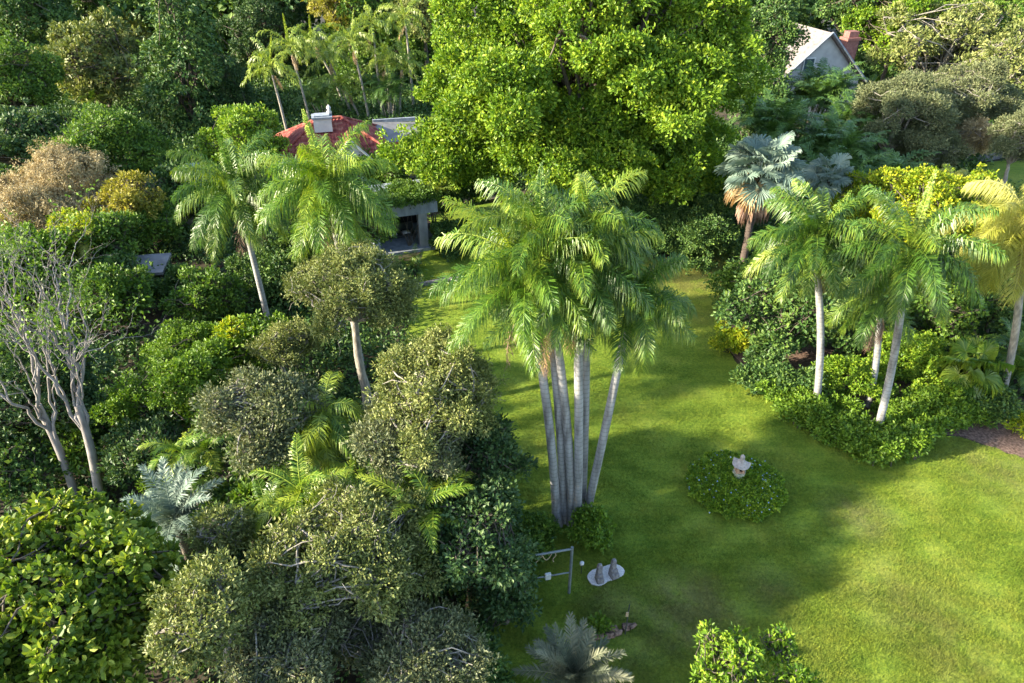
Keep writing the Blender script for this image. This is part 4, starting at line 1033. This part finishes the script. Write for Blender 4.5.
T('bush', 'lime green shrub between the two leaning pale palm trunks and the fan palm', 'bush', 905, 360, 1.2, 30, .9, 'shrub', mat='leaf_bright')
T('tree', 'dark green bush filling behind the leaning palms', 'bush', 850, 318, 2.0, 36, .9, 'dark', L=.2, W=.12)
T('tree', 'green leafy tree between the leaning palms and the drooping golden palm', 'bush', 945, 305, 2.2, 40, .9, 'broad')
T('tree', 'dark tree behind the trunk of the drooping golden palm', 'tree', 1000, 300, 2.4, 36, .9, 'dark')
T('bush', 'green shrub below the fan palm at the right', 'bush', 975, 375, 1.0, 24, .9, 'darkshrub')
T('bush', 'low dark shrub at the foot of the golden palm', 'bush', 995, 408, .7, 20, .9, 'darkshrub')
T('bush', 'small lime plant at the right edge of the mulch', 'bush', 1022, 425, .5, 14, .9, 'limeshrub')
T('bush', 'dark green filler shrub behind the hedge by the upright pale trunk', 'bush', 800, 385, .9, 20, .8, 'darkshrub')

# ------------------------------------------------------------------ palms
RC = 'tall pale royal palms in the central clump'
royal_palm('leftmost tall palm of the central clump with a big arching crown towards the left', (557, 525), (527, 272), seed=11, nf=24, L=3.15, low=-.6, group=RC, mat='frond_bright', dead=2, r0=.155, r1=.13, deadm='frond_rust', deadL=.85)
royal_palm('second palm from the left in the central clump', (564, 520), (541, 236), seed=12, nf=20, L=2.4, low=-.45, group=RC, r0=.155, r1=.13)
royal_palm('third palm from the left in the central clump with a frayed tan sheath', (572, 524), (553, 298), seed=13, nf=18, L=2.3, low=-.5, group=RC, r0=.155, r1=.13)
royal_palm('palm in the central clump with a brown husk hanging down its upper trunk', (577, 526), (577, 268), seed=14, nf=21, L=2.6, low=-.6, group=RC, r0=.155, r1=.13, dead=3)
royal_palm('thin palm at the back of the central clump', (582, 515), (587, 232), seed=15, nf=18, L=2.2, low=-.4, group=RC, r0=.14, r1=.11)
royal_palm('rightmost palm of the central clump leaning right with a separate crown over the lawn', (585, 520), (632, 300), seed=16, nf=20, L=2.3, low=-.6, group=RC, r0=.155, r1=.13, curve=.12, dead=1)
RL = 'two palms left of the oaks'
royal_palm('left one of two big palms in front of the red roof', (270, 328), (236, 190), seed=21, nf=32, L=3.4, ll=.85, lw=.046, group=RL, r0=.155, r1=.13, dead=3, deadm='frond_rust')
royal_palm('right one of the two big palms in front of the red roof, with a spear', (362, 368), (326, 188), seed=22, nf=34, L=3.4, ll=.85, lw=.046, group=RL, r0=.155, r1=.13, mat='frond_bright', dead=2)
RR = 'pale trunked palms in the right hand bed'
royal_palm('upright palm with a straight pale trunk left in the right hand bed', (815, 414), (816, 237), seed=31, nf=30, L=2.7, lw=.042, group=RR, r0=.155, r1=.13, dead=1)
royal_palm('taller leaning palm in front in the right hand bed with the wide crown', (875, 440), (910, 250), seed=32, nf=30, L=3.0, lw=.042, group=RR, r0=.155, r1=.13, dead=1)
royal_palm('shorter leaning palm with an orange brown sheath in the right hand bed', (868, 405), (882, 296), seed=33, nf=14, L=2.4, group=RR, r0=.155, r1=.13, dead=2, deadm='frond_rust', low=-.9)
royal_palm('golden palm with drooping yellow fronds at the right edge', (1000, 402), (1022, 225), seed=34, nf=34, L=3.2, pairs=110, mat='frond_yellow', r0=.155, r1=.13, shaft=.3, tm='bark_grey', droop=1.3, bend=2.1, low=-1.0, tint=.5, ll=.9, plume=.25, dead=2)
TP = 'thin grey stemmed palms behind the red roof'
kw = dict(r0=.13, r1=.09, nf=14, L=3.1, mat='frond_royal', group=TP, dead=1, shaft=.8, pairs=36, ll=.6, bend=1.9, low=-.2, lw=.075, tm='bark_grey', tint=.85, deadL=.5)
royal_palm('lower left thin palm left of the red roof', (291, 150), (270, 66), seed=41, **kw)
royal_palm('higher thin palm leaning right of the lower thin palm', (312, 130), (289, 46), seed=42, **kw)
royal_palm('thin palm above the chimney of the red roofed house', (352, 118), (327, 56), seed=43, **kw)
royal_palm('thin palm at the middle of the grove above the grey annex roof', (370, 125), (352, 42), seed=44, **kw)
royal_palm('thin palm above the left end of the annex roof', (383, 122), (372, 24), seed=45, **kw)
royal_palm('thin palm above the right end of the annex roof', (400, 120), (402, 62), seed=46, **kw)
royal_palm('short thin palm low between the chimney and the annex roof', (361, 122), (341, 84), seed=48, **kw)
royal_palm('thin palm in the middle of the grove with a low crown', (392, 122), (386, 60), seed=49, **kw)
royal_palm('thin palm at the back of the grove under the golden tree', (345, 108), (312, 40), seed=50, **kw)
royal_palm('back thin palm next to the huge bright tree', (414, 112), (405, 18), seed=47, **kw)
clump_palm('clump of slender green palms with many stems in the grove above the annex', 385, 78, 9, 4.5, 2.2, 'frond_dark', 51, spread=1.6, stem_m='bark_grey')
clump_palm('green clump palm behind the left thin palms', 320, 85, 6, 4.0, 2.2, 'frond_royal', 52, spread=1.2, stem_m='bark_grey')
clump_palm('small low palm with a green crown left of the thin palms', 255, 112, 3, 2.0, 1.6, 'frond_dark', 53, spread=.7)
clump_palm('pale green clump palm between the annex and the huge bright tree', 418, 135, 5, 4.4, 2.3, 'frond_royal', 54, spread=1.0, stem_m='bark_grey', tint=.8)
clump_palm('tall single stem palm right of the pavilion roof', 430, 165, 3, 4.6, 2.0, 'frond_royal', 55, spread=.8, stem_m='bark_grey', tint=.75)
DP = 'dark clump palms below the gabled house'
for lab, x, y, h, s in (('tall dark clump palm directly below the gable of the top right house', 820, 78, 6.0, 9), ('dark clump palm at the left of the dark palms beside the huge bright tree', 785, 112, 5.2, 8),
                        ('dark clump palm in the middle of the dark palms', 835, 135, 4.2, 7), ('lowest dark clump palm above the silver fan palm', 842, 170, 3.0, 6),
                        ('dark clump palm at the right of the dark palms below the grey trees', 878, 160, 3.2, 6), ('dark clump palm close to the right rake of the gabled house', 862, 112, 4.4, 5)):
    clump_palm(lab, x, y, s * 2, h, 3.0, 'frond_dark', 60 + x % 37, group=DP, spread=1.9, nf=8, ll=.75, pairs=34, lw=.085, tint=.6)
clump_palm('yellow green palm standing above the bright yellow tree', 955, 172, 3, 4.2, 1.7, 'frond_yellow', 71, spread=.6, bend=2.3, droop=1.0, tint=.35)
clump_palm('yellow feather palm cut by the left edge beside the tan mound', 6, 205, 4, 4.0, 2.2, 'frond_yellow', 72, spread=.6, tint=.4)
clump_palm('single yellow feather palm over the lime bush at the left', 85, 232, 1, 4.0, 1.6, 'frond_yellow', 73, nf=7, low=.1)
clump_palm('little brown and green palm in the shade under the yellow olive tree', 88, 92, 2, 3.6, 1.8, 'frond_royal', 74)
clump_palm('dark drooping palm with hanging fronds between the oaks', 318, 388, 3, 6.6, 2.0, 'frond_royal', 75, bend=2.4, low=-.4, droop=1.0, nf=11, ll=.6, pairs=40, spread=.4, tint=.75)
SP = 'small bright palms among the left hand trees'
for lab, x, y, h, L, m in (('small yellow green palm with a thin stem above the silver feather palm', 178, 445, 3.9, 1.4, 'frond_bright'), ('small green palm with a thin stem beside the small yellow palm', 205, 442, 3.9, 1.4, 'frond_bright')):
    clump_palm(lab, x, y, 1, h, L, m, 80 + x % 23, group=SP, nf=9, ll=.42, stem_m='bark_pale', thin=.05, pairs=46, lw=.032, low=-.3)
for lab, x, y, h, L, m in (('bright small palm at the left of the row above the sunlit oak', 292, 474, 5.4, 2.0, 'frond_bright'), ('bright small palm in the middle of the row above the sunlit oak', 345, 478, 5.6, 2.0, 'frond_bright'),
                           ('bright small palm at the right of the row above the sunlit oak', 422, 486, 5.6, 2.0, 'frond_bright'), ('shaded small palm at the left under the dusky oak', 262, 492, 4.4, 1.5, 'frond_royal'), ('small palm just right of the middle of the bright row', 385, 480, 5.3, 1.8, 'frond_royal')):
    clump_palm(lab, x, y, 3, h, L, m, 80 + x % 41, group=SP, nf=8, ll=.4, spread=.4, pairs=46, lw=.034, low=-.1, tint=.6)
clump_palm('silver green feather palm with stiff arching fronds above the big leaved tree', 170, 508, 1, 3.0, 2.0, 'frond_silver', 91, name='feather_palm', nf=28, ll=.42, bend=.85, low=-.15, droop=.3, plume=.2, pairs=60, thin=.12, lw=.042, stem_m='bark_brown')
clump_palm('grey green cycad with stiff feathery fronds at the bottom edge of the lawn', 574, 670, 1, 1.7, 1.7, 'frond_grey', 92, name='cycad', cat='cycad', nf=30, ll=.34, bend=.55, low=.1, droop=.15, plume=.2, pairs=60, thin=.16, lw=.036, stem_m='bark_brown')
clump_palm('green palm cut by the right edge beside the golden palm', 1024, 345, 4, 2.4, 1.6, 'frond_royal', 93, spread=.6)
clump_palm('spiky green plant at the foot of the pavilion', 413, 258, 3, .5, 1.2, 'frond_royal', 94, name='spiky_plant', cat='plant', nf=8, ll=.3, pairs=16)
clump_palm('spiky shaded plant left of the pavilion column foot', 392, 262, 2, .5, 1.1, 'frond_dark', 95, name='spiky_plant', cat='plant', nf=8, ll=.3, pairs=16)
b = P(741, 270); fan_palm('big silver blue fan palm with a skirt of tan and rusty dead leaves', b, 6.3, 30, 1.25, 1.35, 'frond_silver', 101, low=-.15, dead=12, mid='frond_dead', midn=11, tr=.2)
b = P(812, 245); fan_palm('second paler silver fan palm behind the upright palm', b, 4.5, 18, 1.0, .9, 'frond_silver', 102, low=.0, tint=.75, tr=.15)
b = P(955, 402); fan_palm('dull green fan palm with pale hanging leaves behind the hedge', b, 1.9, 18, .95, .75, 'frond_royal', 103, low=-.5, dead=4, deadm='frond_dead', tr=.12, droop=1.0, tint=.6)
paddle_plant('banana like plant with large paddle leaves beside the brick chimney', P(868, 92), 9, 1.4, 2.6, .75, 'frond_bright', 111)
paddle_plant('lower banana like plant at the right of the larger one', P(888, 100), 7, 1.0, 2.2, .7, 'frond_royal', 112)
paddle_plant('dark glossy broad leaved plant at the lawn edge under the dark shrub tree', P(772, 392), 14, .3, 1.1, .32, 'frond_dark', 113, name='broad_leaf_plant')
T('bush', 'shaded tree between the huge bright tree and the dark palms hiding the house corner', 'tree', 760, 104, 4.5, 26, 1.1, 'dark')
T('creeper', 'tangled creeper growing over the flat pavilion roof', 'creeper', 404, 196, 3.7, 28, .35, 'shrub', depth_k=1.0)

T('tree', 'dark tree standing between the right hand left palm and the pavilion', 'tree', 352, 222, 4.4, 34, 1.0, 'dark')
T('tree', 'tall shaded tree behind the two big left palms', 'tree', 300, 205, 4.6, 40, .9, 'broad')
T('bush', 'pale green shrub below the annex of the red roofed house', 'bush', 388, 174, 2.0, 22, .8, 'broad')
T('bush', 'green shrub under the right eave of the red roof', 'bush', 360, 174, 1.8, 22, .8, 'broad')
T('bush', 'dark bush hiding the wall of the low outbuilding', 'bush', 172, 200, 2.2, 30, .9, 'dark')
T('bush', 'dark bush hiding the left side of the shed', 'bush', 118, 275, 2.0, 26, .9, 'dark')
T('bush', 'leafy dark bush against the outbuilding right of the yellow topped bush', 'bush', 150, 225, 2.4, 26, .9, 'broad')
T('bush', 'leafy green shrub left of the row of bright small palms', 'bush', 242, 508, 3.0, 26, .9, 'broad')
T('bush', 'green shrub under the dark drooping palm', 'bush', 318, 440, 2.4, 30, .8, 'broad')
T('bush', 'yellow green shrub behind the small yellow palm', 'bush', 165, 470, 1.6, 26, .8, 'vine')
T('bush', 'green shrub beneath the bare trunks at the left', 'bush', 70, 440, 1.8, 36, .8, 'broad')
T('bush', 'low green shrub left of the bare trunks', 'bush', 20, 465, 1.8, 36, .8, 'dark')
clump_palm('green feathery palm in the deep shade below the bright vine mound', 225, 455, 2, 3.2, 1.6, 'frond_royal', 97, spread=.5)
T('bush', 'low lime ground shrub between the upright trunk and the leaning trunks', 'bush', 842, 412, .5, 20, .7, 'limeshrub', mat='leaf_vine')
T('bush', 'low green ground shrub right of the leaning palm trunks', 'bush', 908, 408, .6, 24, .7, 'limeshrub', mat='leaf_vine')
T('bush', 'yellow green ground shrub in front of the fan palm', 'bush', 935, 400, .7, 22, .8, 'limeshrub', mat='leaf_bright')
# the bare branched tree at the left
rng = np.random.default_rng(81); bb = P(96, 506)
bt = thing('bare_tree', 'pale bare branched tree with forked leaning trunks and sparse leaves at the left', 'tree', bb)
g = Geo(); tips = []
def grow(a, d, ln, r, lev):
    n = 7; t = np.linspace(0, 1, n)[:, None]; b = a + d * ln
    w = np.cumsum(rng.normal(0, .055 * ln, (n, 3)), 0); w -= w[0]; w *= t ** .5; p = a + d * ln * t + w
    tube(g, p, np.linspace(r, r * (.72 if lev < 2 else .55), n), 9 if lev < 2 else (6 if lev < 4 else 4))
    if lev >= 6: tips.append(p[-1]); return
    if lev >= 3: tips.append(p[-2])
    k = 2 if lev < 1 else (3 if lev < 3 else 2)
    dd = nrm(p[-1] - p[-3])
    for i in range(k):
        nd = nrm(dd + rng.normal(0, .22 if lev < 2 else .42, 3) * np.array([.75, 1, 1]) + np.array([0, 0, .30 if lev < 3 else .14]))
        grow(p[-1] if i < 2 else p[rng.integers(3, 6)], nd, ln * rng.uniform(.55, .8), r * (.60 if lev < 2 else .50), lev + 1)
def toward(px0, px1, dy): 
    a = P(*px0); b = at_y(px1[0], px1[1], a[1] + dy); return a - bb, b - bb
for p0, p1, r0 in (((78, 505), (38, 405), .16), ((100, 506), (78, 405), .18)):
    a, b = toward(p0, p1, .4); n = 8; t = np.linspace(0, 1, n)[:, None]; p = a + (b - a) * t; p[:, 0] += .12 * np.sin(np.pi * t[:, 0])
    tube(g, p, np.linspace(r0, r0 * .75, n), 10)
    L_ = np.linalg.norm(b - a)
    for i in range(5):
        grow(p[-1] if i < 2 else p[3 + i % 3 + i // 3], nrm(nrm(b - a) + rng.normal(0, .17, 3) + np.array([.05 * (i - .5), 0, 1.0])), 2.5, r0 * .38, 1)
g.obj('trunk', M['bark_pale'], bt)
tips = np.array(tips); m = len(tips); cn = 9
sel = tips[rng.random(m) < .17]; m = len(sel)
lp = (sel[:, None] + rng.normal(0, .2, (m, cn, 3))).reshape(-1, 3); N = len(lp)
g = Geo(); leaves(g, lp, unit(rng, N), unit(rng, N) + [0, 0, .5], .15 * rng.uniform(.6, 1.3, N), .09, np.clip(rng.normal(.5, .25, N), 0, 1))
g.obj('crown', M['leaf_vine'], bt)

# ------------------------------------------------------------------ undergrowth and the wood far behind
rng = np.random.default_rng(5)
N = 15000
x = rng.uniform(-75, 70, N * 6); y = rng.uniform(6, 105, N * 6)
ok = (np.abs(x) < 8 + y * .85) & ~inside(lawn_out, x, y)
for poly_px in ([(720, 330), (742, 378), (788, 428), (868, 464), (945, 446), (1060, 472), (1100, 430), (1010, 395), (860, 360), (740, 270)], [(420, 214), (545, 197), (545, 186), (425, 202)], [(855, 102), (910, 100), (910, 76), (855, 80)], [(965, 197), (1045, 197), (1060, 160), (980, 160)]):
    ok &= ~inside(np.array([P(*q) for q in poly_px]), x, y)
for c_, r_ in ((hb, 9.5), (pb_, 4.2), (gb, 12), (sb, 4.5), (ob_, 3.5)):
    ok &= np.hypot(x - c_[0], y - (c_[1] + 1.2)) > r_
x, y = x[ok][:N * 2], y[ok][:N * 2]; n = len(x); cn = 24
pos = np.stack([x, y, rng.uniform(.05, .75, n) ** 1.5 + .05], 1); sc = rng.uniform(.3, .6, n) * (1 + y / 80)
lp = pos[:, None] + rng.normal(0, 1, (n, cn, 3)) * sc[:, None, None] * [.7, .7, .45]; lp[..., 2] = np.abs(lp[..., 2]) + .02
d = rng.normal(0, .7, (n, cn, 3)); nn = rng.normal(0, .5, (n, cn, 3)); nn[..., 2] += .8; q = n * cn
g = Geo(); big = np.repeat(1 + y / 60, cn)
leaves(g, lp.reshape(-1, 3), d.reshape(-1, 3), nn.reshape(-1, 3), .17 * big * rng.uniform(.6, 1.4, q), .09 * big, np.clip(np.repeat(rng.random(n), cn) * .6 + rng.normal(.15, .2, q), 0, 1))
tag(g.obj('undergrowth', M['leaf_dark']), 'low dark green undergrowth covering the ground between the trees', 'undergrowth', kind='stuff')

# blades and tufts standing on the lawn
rng = np.random.default_rng(9); n = 900000
u_, v_ = rng.uniform(430, 1080, n), rng.uniform(215, 720, n)
q = np.stack([(u_ - CX) / FPX, math.cos(PITCH) + (CY - v_) / FPX * math.sin(PITCH), -math.sin(PITCH) + (CY - v_) / FPX * math.cos(PITCH)], 1); q = q * (-CAMH / q[:, 2:3])
q = q[inside(lawn_out, q[:, 0], q[:, 1]) & (np.hypot(q[:, 0] - bc[0], q[:, 1] - bc[1]) > 1.7)]; q[:, 2] = 0.0
tuf = np.sin(q[:, 0] * 1.7 + 2 * np.sin(q[:, 1] * .9)) * np.sin(q[:, 1] * 2.1 + np.sin(q[:, 0] * 1.3)) + rng.normal(0, .7, len(q)); q = q[tuf > -.35]; n = len(q)
d = rng.normal(0, .55, (n, 3)); d[:, 2] = 1.0; d = nrm(d); w = nrm(np.stack([rng.normal(size=n), rng.normal(size=n), np.zeros(n)], 1)) * rng.uniform(.006, .014, (n, 1)); l = rng.uniform(.03, .085, (n, 1)) * (1 + q[:, 1:2] / 60)
g = Geo(); g.add(np.stack([q - w, q + w, q + d * l], 1).reshape(-1, 3), np.arange(n * 3).reshape(n, 3), .5)
tag(g.obj('grass', M['lawn']), 'short mown grass blades over the lawn', 'grass', kind='stuff')

rng = np.random.default_rng(6); lob = []
for i in range(70):
    X = rng.uniform(-85, 85); Yy = rng.uniform(92, 125); r = rng.uniform(4, 6.5)
    lob.append((np.array([X, Yy, rng.uniform(4, 8)]), np.array([r, r, r * 1.1])))
geo, pos, o = crown_geo(rng, lob, .8, .45, 1.0, 1.0, 18, hole=.2, maxn=110000)
tag(geo.obj('woodland', M['leaf_dark']), 'far off dark green wood closing the view along the top', 'woodland', kind='stuff')
